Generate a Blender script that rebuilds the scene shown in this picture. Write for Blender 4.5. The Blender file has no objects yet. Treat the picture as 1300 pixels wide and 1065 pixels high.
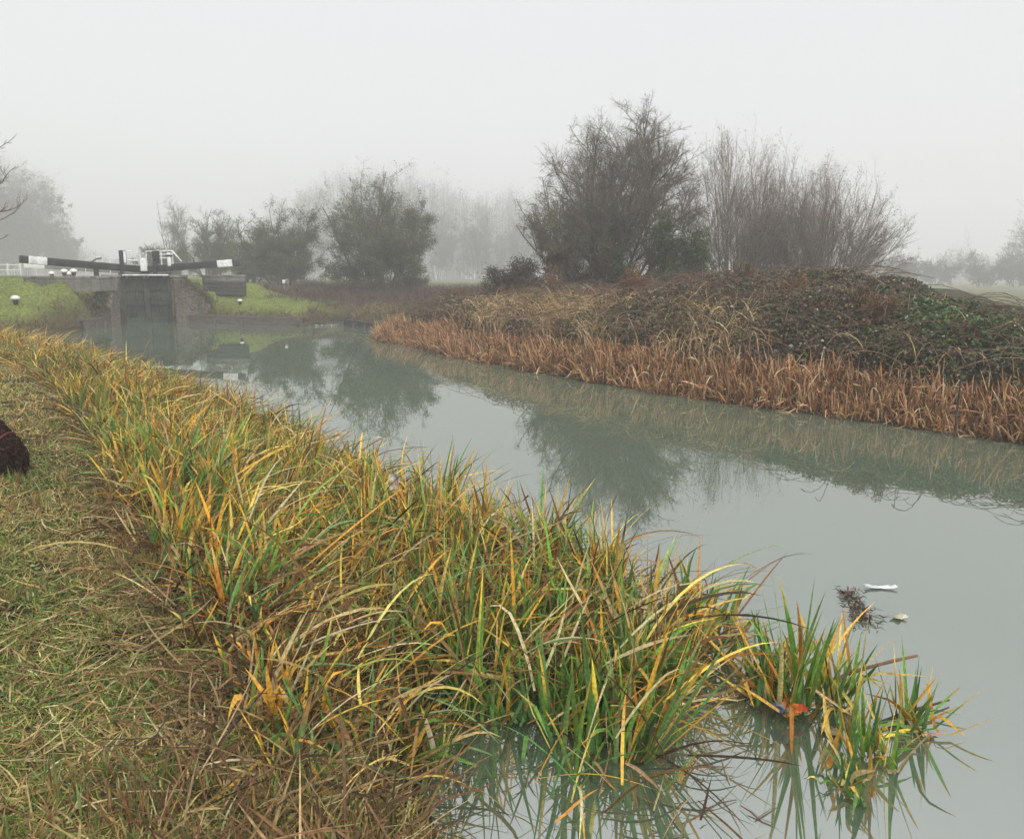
import bpy, math, random
import numpy as np
from mathutils import Vector, Matrix
R = math.radians
rng = np.random.default_rng(7)
random.seed(7)
sc = bpy.context.scene
COL = sc.collection

# ------------------------------------------------------------------ camera
F = 950.0; CXP = 650.0; CYP = 487.5; HOR = 352.0; EYE = 2.1
TH = math.atan((CYP - HOR) / F)
cam_d = bpy.data.cameras.new('camera'); cam = bpy.data.objects.new('camera', cam_d); COL.objects.link(cam)
cam.location = (0, 0, EYE); cam.rotation_euler = (math.pi / 2 - TH, 0, 0)
cam_d.sensor_width = 36; cam_d.lens = F / 1300 * 36
cam_d.shift_y = -(1065 / 2 - CYP) / 1300
cam_d.clip_start = 0.05; cam_d.clip_end = 2000
sc.camera = cam
# ------------------------------------------------------------------ world, sun, exposure
SUN_EL, SUN_AZ = 32, 150
w = bpy.data.worlds.new('World'); sc.world = w; w.use_nodes = True
nt = w.node_tree; nt.nodes.clear()
out = nt.nodes.new('ShaderNodeOutputWorld'); bg = nt.nodes.new('ShaderNodeBackground')
sky = nt.nodes.new('ShaderNodeTexSky'); sky.sky_type = 'NISHITA'; sky.sun_disc = False
sky.sun_elevation = R(SUN_EL); sky.sun_rotation = R(SUN_AZ); sky.dust_density = 4; sky.air_density = 1.0
hs = nt.nodes.new('ShaderNodeHueSaturation'); hs.inputs['Saturation'].default_value = 0.10
mixw = nt.nodes.new('ShaderNodeMix'); mixw.data_type = 'RGBA'; mixw.inputs[0].default_value = 0.80
# the cloud layer: duller near the horizon, brighter overhead, as an overcast sky is
tcw = nt.nodes.new('ShaderNodeTexCoord'); spw = nt.nodes.new('ShaderNodeSeparateXYZ'); crw = nt.nodes.new('ShaderNodeValToRGB'); scw = nt.nodes.new('ShaderNodeVectorMath'); scw.operation = 'SCALE'; scw.inputs['Scale'].default_value = 12.0
nt.links.new(tcw.outputs['Generated'], spw.inputs[0]); nt.links.new(spw.outputs[2], crw.inputs[0]); nt.links.new(crw.outputs[0], scw.inputs[0]); nt.links.new(scw.outputs[0], mixw.inputs[7])
crw.color_ramp.elements[0].position = .05; crw.color_ramp.elements[0].color = (.545, .553, .562, 1)
crw.color_ramp.elements[1].position = .95; crw.color_ramp.elements[1].color = (.93, .94, .95, 1)
e_ = crw.color_ramp.elements.new(.38); e_.color = (.515, .527, .545, 1)
nt.links.new(sky.outputs[0], hs.inputs['Color']); nt.links.new(hs.outputs[0], mixw.inputs[6])
nt.links.new(mixw.outputs[2], bg.inputs[0]); bg.inputs[1].default_value = 0.10
nt.links.new(bg.outputs[0], out.inputs[0])
sl = bpy.data.lights.new('sun', 'SUN'); sun = bpy.data.objects.new('sun', sl); COL.objects.link(sun)
sl.energy = 1.5; sl.angle = R(20); sl.color = (1, .97, .92)
sun.rotation_euler = (R(90 - SUN_EL), 0, R(180 - SUN_AZ) )
sc.view_settings.view_transform = 'Standard'; sc.view_settings.look = 'None'
sc.view_settings.exposure = 0.58; sc.view_settings.gamma = 1
sc.render.engine = 'CYCLES'
sc.cycles.volume_bounces = 3; sc.cycles.max_bounces = 8; sc.cycles.diffuse_bounces = 3
sc.cycles.use_denoising = True

# ------------------------------------------------------------------ helpers
def at(px, py, Y):
    """the world point at forward distance Y seen in direction (px, py)"""
    cx, cy = (px - CXP) / F, (CYP - py) / F
    dy = math.cos(TH) + math.sin(TH) * cy; dz = -math.sin(TH) + math.cos(TH) * cy
    t = Y / dy
    return (cx * t, Y, EYE + dz * t)
def ground0(px, py, z=0.0):
    cx, cy = (px - CXP) / F, (CYP - py) / F
    dy = math.cos(TH) + math.sin(TH) * cy; dz = -math.sin(TH) + math.cos(TH) * cy
    t = (z - EYE) / dz
    return (cx * t, dy * t)
def project(x, y, z):
    d = y * math.cos(TH) - (z - EYE) * math.sin(TH)
    u = y * math.sin(TH) + (z - EYE) * math.cos(TH)
    d = np.maximum(d, 1e-3)
    return CXP + F * x / d, CYP - F * u / d
def seen(x, y, z, m=60):
    px, py = project(x, y, z)
    return (px > -m) & (px < 1300 + m) & (py > -m) & (py < 1065 + m * 2) & (y > .4)
def sstep(a, b, x):
    t = np.clip((x - a) / (b - a), 0, 1); return t * t * (3 - 2 * t)
_T = np.random.default_rng(99).random((256, 256))
def vnoise(x, y, f=1.0, o=3):
    r = 0; amp = 1; tot = 0
    for k in range(o):
        X = np.asarray(x) * f + 17.3 * k; Yv = np.asarray(y) * f + 5.1 * k
        xi = np.floor(X).astype(int); yi = np.floor(Yv).astype(int); fx = X - xi; fy = Yv - yi
        fx = fx * fx * (3 - 2 * fx); fy = fy * fy * (3 - 2 * fy)
        a = _T[xi & 255, yi & 255]; b = _T[(xi + 1) & 255, yi & 255]; c = _T[xi & 255, (yi + 1) & 255]; d = _T[(xi + 1) & 255, (yi + 1) & 255]
        r = r + amp * (a * (1 - fx) * (1 - fy) + b * fx * (1 - fy) + c * (1 - fx) * fy + d * fx * fy)
        tot += amp; amp *= .5; f *= 2.03
    return r / tot
def mesh(name, V, Q, mat=None, tint=None, smooth=True, parent=None, T=None):
    V = np.asarray(V, dtype=np.float32).reshape(-1, 3); Q = np.asarray(Q, dtype=np.int32).reshape(-1, 4)
    me = bpy.data.meshes.new(name)
    me.vertices.add(len(V)); me.vertices.foreach_set('co', V.ravel())
    nq = len(Q); nt_ = 0 if T is None else len(T)
    loops = Q.ravel() if T is None else np.concatenate([Q.ravel(), np.asarray(T, dtype=np.int32).ravel()])
    me.loops.add(len(loops)); me.loops.foreach_set('vertex_index', loops)
    me.polygons.add(nq + nt_)
    st = np.concatenate([np.arange(nq) * 4, nq * 4 + np.arange(nt_) * 3]).astype(np.int32)
    me.polygons.foreach_set('loop_start', st)
    me.update(calc_edges=True)
    if smooth: me.polygons.foreach_set('use_smooth', np.ones(nq + nt_, dtype=bool))
    if tint is not None:
        a = me.color_attributes.new('tint', 'FLOAT_COLOR', 'POINT')
        c = np.ones((len(V), 4), dtype=np.float32); c[:, :3] = np.clip(tint, 0.002, 1)
        a.data.foreach_set('color', c.ravel())
    if mat: me.materials.append(mat)
    o = bpy.data.objects.new(name, me); COL.objects.link(o)
    if parent is not None: o.parent = parent
    return o
def tag(o, label=None, cat=None, group=None, kind=None):
    if label: o['label'] = label
    if cat: o['category'] = cat
    if group: o['group'] = group
    if kind: o['kind'] = kind
    return o
def empty(name, loc=(0, 0, 0), rz=0):
    o = bpy.data.objects.new(name, None); COL.objects.link(o); o.location = loc; o.rotation_euler = (0, 0, rz)
    o.empty_display_size = .2
    return o
def copy_tree(o, parent=None):
    c = o.copy(); COL.objects.link(c); c.parent = parent
    for ch in [k for k in bpy.data.objects if k.parent == o]: copy_tree(ch, c)
    return c
# ---- materials
def mat_new(name):
    m = bpy.data.materials.new(name); m.use_nodes = True
    return m, m.node_tree.nodes, m.node_tree.links, m.node_tree.nodes['Principled BSDF']
def mat_tint(name, rough=.6, transl=0.0, nscale=30, namt=.35, spec=.3, bump=0):
    m, N, L, b = mat_new(name)
    at_ = N.new('ShaderNodeAttribute'); at_.attribute_name = 'tint'
    no = N.new('ShaderNodeTexNoise'); no.inputs['Scale'].default_value = nscale; no.inputs['Detail'].default_value = 4
    tc = N.new('ShaderNodeNewGeometry'); L.new(tc.outputs['Position'], no.inputs['Vector'])
    mr = N.new('ShaderNodeMapRange'); mr.inputs['From Min'].default_value = .3; mr.inputs['From Max'].default_value = .7
    mr.inputs['To Min'].default_value = 1 - namt; mr.inputs['To Max'].default_value = 1 + namt
    L.new(no.outputs[0], mr.inputs[0])
    mx = N.new('ShaderNodeVectorMath'); mx.operation = 'SCALE'
    L.new(at_.outputs['Color'], mx.inputs[0]); L.new(mr.outputs[0], mx.inputs['Scale'])
    L.new(mx.outputs[0], b.inputs['Base Color']); b.inputs['Roughness'].default_value = rough
    b.inputs['Specular IOR Level'].default_value = spec
    if bump:
        bp = N.new('ShaderNodeBump'); bp.inputs['Strength'].default_value = bump; bp.inputs['Distance'].default_value = .02
        L.new(no.outputs[0], bp.inputs['Height']); L.new(bp.outputs[0], b.inputs['Normal'])
    if transl:
        tr = N.new('ShaderNodeBsdfTranslucent'); ms = N.new('ShaderNodeMixShader'); ms.inputs[0].default_value = transl
        L.new(mx.outputs[0], tr.inputs[0]); o = N['Material Output']
        L.new(b.outputs[0], ms.inputs[1]); L.new(tr.outputs[0], ms.inputs[2]); L.new(ms.outputs[0], o.inputs[0])
    return m
def mat_noise(name, c1, c2, scale=8, rough=.8, bump=.3, dist=.01, detail=6, stretch=(1, 1, 1), spec=.3, c3=None, s3=1.5):
    m, N, L, b = mat_new(name)
    tc = N.new('ShaderNodeTexCoord'); mp = N.new('ShaderNodeMapping'); mp.inputs['Scale'].default_value = stretch
    L.new(tc.outputs['Object'], mp.inputs[0])
    no = N.new('ShaderNodeTexNoise'); no.inputs['Scale'].default_value = scale; no.inputs['Detail'].default_value = detail
    L.new(mp.outputs[0], no.inputs['Vector'])
    cr = N.new('ShaderNodeValToRGB'); cr.color_ramp.elements[0].position = .32; cr.color_ramp.elements[1].position = .68
    cr.color_ramp.elements[0].color = (*c1, 1); cr.color_ramp.elements[1].color = (*c2, 1)
    L.new(no.outputs[0], cr.inputs[0]); last = cr.outputs[0]
    if c3 is not None:
        n2 = N.new('ShaderNodeTexNoise'); n2.inputs['Scale'].default_value = s3; n2.inputs['Detail'].default_value = 5
        L.new(tc.outputs['Object'], n2.inputs['Vector'])
        r2 = N.new('ShaderNodeMapRange'); r2.inputs['From Min'].default_value = .5; r2.inputs['From Max'].default_value = .62
        L.new(n2.outputs[0], r2.inputs[0])
        mm = N.new('ShaderNodeMix'); mm.data_type = 'RGBA'; mm.inputs[7].default_value = (*c3, 1)
        L.new(r2.outputs[0], mm.inputs[0]); L.new(last, mm.inputs[6]); last = mm.outputs[2]
    L.new(last, b.inputs['Base Color']); b.inputs['Roughness'].default_value = rough; b.inputs['Specular IOR Level'].default_value = spec
    if bump:
        bp = N.new('ShaderNodeBump'); bp.inputs['Strength'].default_value = bump; bp.inputs['Distance'].default_value = dist
        L.new(no.outputs[0], bp.inputs['Height']); L.new(bp.outputs[0], b.inputs['Normal'])
    return m
M = {}
M['blade'] = mat_tint('blade', .55, .16, 60, .35, .22)
M['leafy'] = mat_tint('leafy', .55, .10, 25, .4, .25)
M['bark'] = mat_tint('bark', .85, 0, 12, .35, .2)
M['ground'] = mat_tint('ground', .95, 0, 9, .45, .1, bump=.8)
M['black'] = mat_noise('black_paint', (.008, .008, .009), (.022, .022, .023), 20, .5, .2, .004, c3=(.045, .045, .042), s3=3)
M['white'] = mat_noise('white_paint', (.70, .71, .71), (.82, .82, .81), 14, .5, .15, .003, c3=(.55, .56, .53), s3=5)
M['oldwhite'] = mat_noise('weathered_white', (.55, .56, .54), (.72, .72, .70), 14, .6, .15, .003)
M['gate'] = mat_noise('wet_timber', (.012, .014, .011), (.045, .05, .038), 12, .6, .4, .01, stretch=(1, 1, .2), c3=(.05, .058, .045), s3=2)
M['greyt'] = mat_noise('grey_timber', (.11, .11, .10), (.2, .2, .19), 10, .8, .4, .01, stretch=(.3, .3, 2))
M['browntim'] = mat_noise('brown_timber', (.055, .045, .038), (.13, .11, .095), 10, .85, .5, .01, stretch=(.3, .3, 3))
M['iron'] = mat_noise('iron', (.02, .02, .02), (.05, .045, .04), 30, .5, .2, .003)
def brick(name, c1, c2, mortar, scale=4.5, bw=.5, rh=.17, moss=(.07, .08, .03)):
    m, N, L, b = mat_new(name)
    at_ = N.new('ShaderNodeUVMap'); at_.uv_map = 'UVMap'
    br = N.new('ShaderNodeTexBrick'); br.inputs['Scale'].default_value = 1
    br.inputs['Brick Width'].default_value = bw; br.inputs['Row Height'].default_value = rh; br.inputs['Mortar Size'].default_value = .012
    br.inputs['Color1'].default_value = (*c1, 1); br.inputs['Color2'].default_value = (*c2, 1); br.inputs['Mortar'].default_value = (*mortar, 1)
    L.new(at_.outputs[0], br.inputs['Vector'])
    tc = N.new('ShaderNodeTexCoord'); no = N.new('ShaderNodeTexNoise'); no.inputs['Scale'].default_value = 4.0; no.inputs['Detail'].default_value = 8
    L.new(tc.outputs['Object'], no.inputs['Vector'])
    r2 = N.new('ShaderNodeMapRange'); r2.inputs['From Min'].default_value = .48; r2.inputs['From Max'].default_value = .6
    L.new(no.outputs[0], r2.inputs[0])
    mm = N.new('ShaderNodeMix'); mm.data_type = 'RGBA'; mm.inputs[7].default_value = (*moss, 1)
    L.new(r2.outputs[0], mm.inputs[0]); L.new(br.outputs[0], mm.inputs[6]); L.new(mm.outputs[2], b.inputs['Base Color'])
    b.inputs['Roughness'].default_value = .9
    bp = N.new('ShaderNodeBump'); bp.inputs['Strength'].default_value = .6; bp.inputs['Distance'].default_value = .03
    L.new(no.outputs[0], bp.inputs['Height']); L.new(bp.outputs[0], b.inputs['Normal'])
    return m
M['stone'] = brick('stone_wall', (.17, .115, .095), (.06, .048, .042), (.22, .20, .17), bw=.26, rh=.09, moss=(.10, .09, .05))
M['brickgrey'] = brick('grey_brick', (.16, .14, .125), (.10, .09, .085), (.2, .19, .175), bw=.23, rh=.075, moss=(.10, .11, .07))
M['coping'] = mat_noise('coping', (.16, .15, .14), (.30, .29, .27), 6, .85, .4, .01, c3=(.10, .11, .06), s3=2)

def boxes(L_):
    """list of (centre, size, rotz[, tilt about local y]) -> verts, quads"""
    V, Q = [], []
    for it in L_:
        c, s, rz = it[:3]; ty = it[3] if len(it) > 3 else 0
        m = Matrix.Rotation(rz, 3, 'Z') @ Matrix.Rotation(ty, 3, 'Y')
        n = len(V)
        for dx, dy, dz in ((-1, -1, -1), (1, -1, -1), (1, 1, -1), (-1, 1, -1), (-1, -1, 1), (1, -1, 1), (1, 1, 1), (-1, 1, 1)):
            V.append(tuple(m @ Vector((dx * s[0] / 2, dy * s[1] / 2, dz * s[2] / 2)) + Vector(c)))
        Q += [(n, n + 3, n + 2, n + 1), (n + 4, n + 5, n + 6, n + 7), (n, n + 1, n + 5, n + 4), (n + 1, n + 2, n + 6, n + 5), (n + 2, n + 3, n + 7, n + 6), (n + 3, n, n + 4, n + 7)]
    return V, Q
def boxobj(name, L_, mat, parent=None, bevel=.012):
    V, Q = boxes(L_); o = mesh(name, V, Q, mat, None, False, parent)
    if bevel:
        b = o.modifiers.new('bevel', 'BEVEL'); b.width = bevel; b.segments = 2
    return o
def tubes(P, Rr, S=4):
    """P (N,K,3), Rr (N,K) -> verts, quads"""
    P = np.asarray(P, float); Rr = np.asarray(Rr, float); N, K, _ = P.shape
    t = np.gradient(P, axis=1); t /= np.linalg.norm(t, axis=2, keepdims=True) + 1e-9
    mean = t.mean(axis=1, keepdims=True)
    ref = np.where(np.abs(mean[..., 2:3]) > .8, np.array([1., 0.13, 0]), np.array([0, .1, 1.]))
    u = np.cross(t, np.broadcast_to(ref, t.shape)); u /= np.linalg.norm(u, axis=2, keepdims=True) + 1e-9
    v = np.cross(t, u)
    a = np.arange(S) * 2 * np.pi / S
    V = P[:, :, None, :] + Rr[:, :, None, None] * (np.cos(a)[None, None, :, None] * u[:, :, None, :] + np.sin(a)[None, None, :, None] * v[:, :, None, :])
    idx = np.arange(N * K * S).reshape(N, K, S)
    A = idx[:, :-1, :]; B = idx[:, 1:, :]
    Q = np.stack([A, np.roll(A, -1, 2), np.roll(B, -1, 2), B], -1).reshape(-1, 4)
    return V.reshape(-1, 3), Q
def merge(parts):
    V, Q, C = [], [], []; n = 0
    for p in parts:
        V.append(np.asarray(p[0]).reshape(-1, 3)); Q.append(np.asarray(p[1]) + n); n += len(V[-1])
        if len(p) > 2: C.append(np.broadcast_to(p[2], V[-1].shape))
    return np.concatenate(V), np.concatenate(Q), (np.concatenate(C) if C else None)
def rod(pts, rad, S=8):
    P = np.array(pts, float)[None]; r = np.full((1, len(pts)), rad) if np.isscalar(rad) else np.array(rad, float)[None]
    return tubes(P, r, S)
def lathe(prof, S=16, c=(0, 0, 0)):
    prof = np.array(prof, float); K = len(prof); a = np.arange(S) * 2 * np.pi / S
    V = np.stack([prof[:, None, 0] * np.cos(a), prof[:, None, 0] * np.sin(a), np.repeat(prof[:, 1:2], S, 1)], -1) + np.array(c)
    idx = np.arange(K * S).reshape(K, S); A = idx[:-1]; B = idx[1:]
    Q = np.stack([A, np.roll(A, -1, 1), np.roll(B, -1, 1), B], -1).reshape(-1, 4)
    return V.reshape(-1, 3), Q

# ------------------------------------------------------------------ blades and leaves
def blades(base, az, lean, L, W, droop, col0, col1, K=7, kt=None, ka=None, zmin=None, fold=.18, twist=None, tipp=3.0, wander=.25):
    N = len(base); t = np.linspace(0, 1, K)[None, :]
    kt = np.full(N, 2.0) if kt is None else kt; ka = np.zeros(N) if ka is None else ka
    phi = lean[:, None] + droop[:, None] * t ** 1.6 + ka[:, None] * sstep(-.06, .06, t - kt[:, None])
    azt = az[:, None] + wander * rng.standard_normal((N, 1)) * t + (ka[:, None] * .3) * (t > kt[:, None])
    d = np.stack([np.sin(phi) * np.cos(azt), np.sin(phi) * np.sin(azt), np.cos(phi)], -1)
    seg = (L / (K - 1))[:, None, None] * d
    P = base[:, None, :] + np.concatenate([np.zeros((N, 1, 3)), np.cumsum(.5 * (seg[:, 1:] + seg[:, :-1]), 1)], 1)
    if zmin is not None:
        fl = zmin[:, None] + .004 + .02 * rng.random((N, 1)) + 0.01 * np.sin(t * 7)
        P[..., 2] = np.where(P[..., 2] < fl, fl, P[..., 2])
    perp = np.stack([-np.sin(azt), np.cos(azt), np.zeros_like(azt)], -1)
    nrm = np.cross(perp, d)
    tw = (rng.uniform(-1.2, 1.2, N) if twist is None else twist)[:, None, None] * (.4 + t[..., None])
    side = perp * np.cos(tw) + nrm * np.sin(tw); nn = -perp * np.sin(tw) + nrm * np.cos(tw)
    prof = (.65 + .35 * np.minimum(t * 4, 1)) * (1 - t ** tipp) ** .8 + .03
    hw = (W / 2)[:, None, None] * prof[..., None]
    V = np.stack([P - side * hw, P + nn * hw * fold * 2, P + side * hw], 2)       # N,K,3,3
    idx = np.arange(N * K * 3).reshape(N, K, 3)
    Q = np.stack([idx[:, :-1, :-1], idx[:, :-1, 1:], idx[:, 1:, 1:], idx[:, 1:, :-1]], -1).reshape(-1, 4)
    s = rng.uniform(.35, .95, N)[:, None]                     # where the dead tip begins
    m = sstep(0, .25, t - s)[..., None]
    c = col0[:, None, :] * (1 - m) + col1[:, None, :] * m
    C = np.repeat(c[:, :, None, :], 3, 2).reshape(-1, 3)
    return V.reshape(-1, 3), Q, C
def leaves(P, size, nrm_up=.6, asp=.6, tint=None, zbias=None):
    """folded four-point leaves"""
    N = len(P); a = rng.uniform(0, 2 * np.pi, N)
    n = rng.standard_normal((N, 3)); n[:, 2] = np.abs(n[:, 2]) + nrm_up * 2; n /= np.linalg.norm(n, axis=1, keepdims=True)
    u = np.stack([np.cos(a), np.sin(a), 0 * a], -1); u -= n * (u * n).sum(1, keepdims=True); u /= np.linalg.norm(u, axis=1, keepdims=True) + 1e-9
    v = np.cross(n, u); s = size[:, None]
    f = n * s * .16
    V = np.stack([P - u * s * .5, P + v * s * asp * .5 + f - u * s * .08, P + u * s * .5 - n * s * .12, P - v * s * asp * .5 + f - u * s * .08], 1)
    idx = np.arange(N * 4).reshape(N, 4)
    return V.reshape(-1, 3), idx, np.repeat(tint, 4, 0)
def pick(cols, weights, N, jit=.18):
    cols = np.array(cols, float); weights = list(weights)[:len(cols)] + [1] * (len(cols) - len(weights)); i = rng.choice(len(cols), N, p=np.array(weights, float) / np.sum(weights))
    return cols[i] * (1 + jit * rng.standard_normal((N, 1))).clip(.4, 1.8) * (1 + .06 * rng.standard_normal((N, 3)))

# ------------------------------------------------------------------ the lie of the land
O = np.array([-17.5, 36.1]); UA = np.array([-.44, .898]); VA = np.array([.898, .44])     # lock frame: UA upstream, VA to the right
def LK(a, b, z=0): p = O + VA * a + UA * b; return (p[0], p[1], z)
near_line = [(22, -30), (10, -12), (3, -2), (1.2, .6), (.35, 1.8), (-.3, 2.6), (-.45, 3.2), (-.9, 4.0), (-1.6, 5.2), (-3.6, 8.6), (-6.4, 12.3), (-10, 16.5), (-15, 21.5), (-18.3, 25.2)]
lock_left = [ground0(8, 430), ground0(60, 424), ground0(108, 418.5), ground0(130, 415), LK(-1.9, -2.1)[:2], LK(-1.1, -.6)[:2], LK(-1.08, 22)[:2]]
lock_right = [LK(1.08, 22)[:2], LK(1.1, -.6)[:2], LK(1.7, -.9)[:2], ground0(385, 414), (-8.6, 33.6), (-8.9, 36.5), (-8.0, 36.6), (-7.4, 33.2), ground0(440, 414), ground0(478, 419)]
far_line = [ground0(482, 428), ground0(560, 445), ground0(640, 462), ground0(760, 484), ground0(900, 505), ground0(1000, 518), ground0(1100, 532), ground0(1200, 545), ground0(1300, 560), (9.5, 5), (14, -2), (30, -25)]
POLY = np.array(near_line + lock_left + lock_right + far_line, float)
def seg_dist(x, y, A, B):
    d = B - A; t = ((x - A[0]) * d[0] + (y - A[1]) * d[1]) / (d @ d + 1e-12); t = np.clip(t, 0, 1)
    return np.hypot(x - A[0] - t * d[0], y - A[1] - t * d[1])
def line_dist(x, y, pts):
    pts = np.array(pts, float); r = np.full(np.shape(x), 1e9)
    for A, B in zip(pts[:-1], pts[1:]): r = np.minimum(r, seg_dist(x, y, A, B))
    return r
def shore(x, y):
    """>0 on land, metres from the water's edge"""
    x = np.asarray(x, float); y = np.asarray(y, float)
    r = np.full(x.shape, 1e9); ins = np.zeros(x.shape, bool)
    P = POLY; n = len(P)
    for i in range(n):
        A, B = P[i], P[(i + 1) % n]
        r = np.minimum(r, seg_dist(x, y, A, B))
        c = ((A[1] > y) != (B[1] > y)) & (x < (B[0] - A[0]) * (y - A[1]) / (B[1] - A[1] + 1e-12) + A[0]); ins ^= c
    return np.where(ins, -r, r)
CP = [(-1.4, 2.4, .45), (-3, 1, .5), (-1.7, 4, .45), (-3, 6, .48), (-4, 4, .5), (-6, 8, .5), (-5, 11, .48), (-8, 12, .52), (-10, 14.5, .5), (-14, 18, .5), (-18, 18, .6), (-18, 22.5, .55), (-22, 25, .75), (-30, 22, 1.2), (-12, 6, .6), (-25, 10, .9), (0, -4, .5), (-10, -8, .7), (5, -20, .6)]
for px, py, Y in ((70, 402, 27.6), (5, 402, 27.4), (135, 398, 29.8), (17, 390, 29), (0, 366, 31.5), (100, 378, 31.2), (40, 378, 31), (60, 363, 33), (145, 372, 33.3), (30, 353, 36),
                  (262, 371, 36.3), (300, 378, 35.8), (340, 390, 34.8), (300, 399, 33.9), (250, 400, 34.6), (372, 402, 33.4), (345, 380, 38.5), (380, 385, 38),
                  (400, 397, 36), (440, 392, 37), (400, 380, 43), (350, 376, 44), (470, 402, 31), (480, 388, 36), (440, 376, 46), (540, 380, 42),
                  (500, 392, 31), (600, 396, 27), (560, 386, 34), (700, 384, 24), (745, 386, 31), (680, 388, 31), (850, 382, 24), (950, 371, 20), (950, 360, 33), (860, 372, 33), (600, 388, 34), (800, 392, 23), (640, 398, 24),
                  (1050, 370, 19), (1150, 382, 18), (700, 396, 20.5), (800, 390, 19), (40, 357, 32.4), (75, 357, 31.9), (110, 357, 32.3), (135, 357, 33.4), (60, 362, 31.6), (100, 362, 31.6), (1300, 405, 20), (1400, 410, 20), (1400, 445, 14), (1230, 398, 22), (1350, 400, 30), (1200, 418, 15), (1100, 405, 15.5), (1150, 366, 30), (1300, 432, 14.5), (1250, 415, 16.5), (1300, 392, 26), (1200, 388, 18)):
    CP.append(at(px, py, Y))
for a, b, z in ((-3.5, .5, 2.0), (-6, 3, 2.08), (-3, 6, 2.1), (-5, 15, 2.1), (-12, 8, 2.1), (3, 3, 1.95), (4.5, 1, 1.8), (3, 12, 2.0), (8, 12, 1.5), (-10, 30, 2.2), (3, 30, 2.1), (12, 25, 1.7)):
    CP.append(LK(a, b, z))
CP += [(20, 60, 1.1), (50, 60, .6), (0, 60, 1.6), (35, 40, .7), (120, 200, .4), (60, 100, .5), (-60, 60, 2.2), (0, 150, 1.6), (80, 150, .4), (-80, 150, 2.3), (30, 10, 1.0), (16, 13, 1.0), (14, 9, .9), (22, 0, 1.0), (40, -20, 1.2), (-60, 0, 1.2), (25, 25, 1.2)]
CP = np.array(CP)
def Hland(x, y):
    num = 0; den = 0
    for cx, cy, cz in CP:
        w_ = 1 / ((x - cx) ** 2 + (y - cy) ** 2 + .15) ** 2; num = num + w_ * cz; den = den + w_
    return num / den
def height(x, y):
    x = np.asarray(x, float); y = np.asarray(y, float)
    s = shore(x, y); h = Hland(x, y)
    h = h + .10 * (vnoise(x, y, .5) - .5) + .05 * (vnoise(x + 50, y, 2.5) - .5)
    slp = np.where((x * .83 + y * .56 > 9) & (x > -4), np.where(s >= 0, .36, 0), np.where((x < -17.0) & (y > 28.5) & (y < 40), 1.6, .62)); prof = np.where(s > 0, .03 + np.minimum(s / .3, 1) * .14 + slp * np.maximum(s - .15, 0), np.maximum(s * 1.2, -.9))
    lk = ((x - O[0]) * UA[0] + (y - O[1]) * UA[1]) > -.9
    al = (x - O[0]) * VA[0] + (y - O[1]) * VA[1]
    prof = np.where((s > 0) & lk & (np.abs(al) < 4), 3.0, prof)
    hh = np.where(s > 0, np.minimum(h, prof), prof)
    return hh, s

# ground sheet: dense near the camera, sparse towards the horizon
n = 520
g = np.linspace(-1, 1, n)
gx = np.sinh(g * 6.0) / math.sinh(6.0) * 420
gy = np.sinh(g * 6.0) / math.sinh(6.0) * 420 + 4
def warp(lo, hi, dens):
    k = np.linspace(0, 1, 4000); xs = lo + (hi - lo) * k; d = dens(xs); c = np.cumsum(d); c = (c - c[0]) / (c[-1] - c[0])
    return np.interp(np.linspace(0, 1, n), c, xs)
gx = warp(-380, 380, lambda x: 1 / (.10 + .010 * np.abs(x + 3) ** 1.15))
gy = warp(-380, 380, lambda y: 1 / (.10 + .009 * np.abs(y - 8) ** 1.15))
X, Y = np.meshgrid(gx, gy, indexing='ij')
Z, S_ = height(X, Y)
V = np.stack([X, Y, Z], -1).reshape(-1, 3)
idx = np.arange(n * n).reshape(n, n)
Q = np.stack([idx[:-1, :-1], idx[1:, :-1], idx[1:, 1:], idx[:-1, 1:]], -1).reshape(-1, 4)
x, y, s = X.ravel(), Y.ravel(), S_.ravel()
b_al = (x - O[0]) * UA[0] + (y - O[1]) * UA[1]; a_al = (x - O[0]) * VA[0] + (y - O[1]) * VA[1]
brown = np.array([.060, .047, .028]); straw = np.array([.13, .11, .05]); lawn = np.array([.17, .20, .05]); mud = np.array([.03, .026, .018]); field = np.array([.16, .16, .09])
nz = vnoise(x, y, .8)[:, None]; nz2 = vnoise(x + 9, y + 3, 3)[:, None]
c = brown * (1 - nz2) + straw * .7 * nz2
far = np.maximum(sstep(40, 60, y), sstep(24, 30, y) * (x > 12))[:, None]; c = c * (1 - far) + field * far
nearL = (line_dist(x, y, near_line) < 25) & (y < 26.5) & (x < 3) & (x * .83 + y * .56 < 9)
farb = sstep(0, .5, s) * (x * .83 + y * .56 > 9) * (x > -5) * (y < 34); c = c * (1 - .6 * farb[:, None])
c = np.where(nearL[:, None], mud * (1 - nz2) + (straw * .55) * nz2, c)
lawnm = (sstep(.25, 1.0, s) * np.where((x < -7.9) & (y > 25.5) & (y < 75) & (a_al < 8 - .1 * b_al), 1, 0) * sstep(25, 27, y))
lawnm = (lawnm[:, None]) * sstep(.1, .4, nz2 * .5 + nz * .6)
path = (sstep(1.2, .5, np.abs(a_al + 8.2 + .25 * np.maximum(-b_al - 2, 0))) * (b_al > -16))[:, None]
c = c * (1 - lawnm) + lawn * (.8 + .4 * nz) * lawnm
c = c * (1 - path) + np.array([.16, .15, .13]) * path
c = np.where(s[:, None] < .05, mud, c)
g_o = mesh('ground', V, Q, M['ground'], c); tag(g_o, kind='structure')

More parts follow.
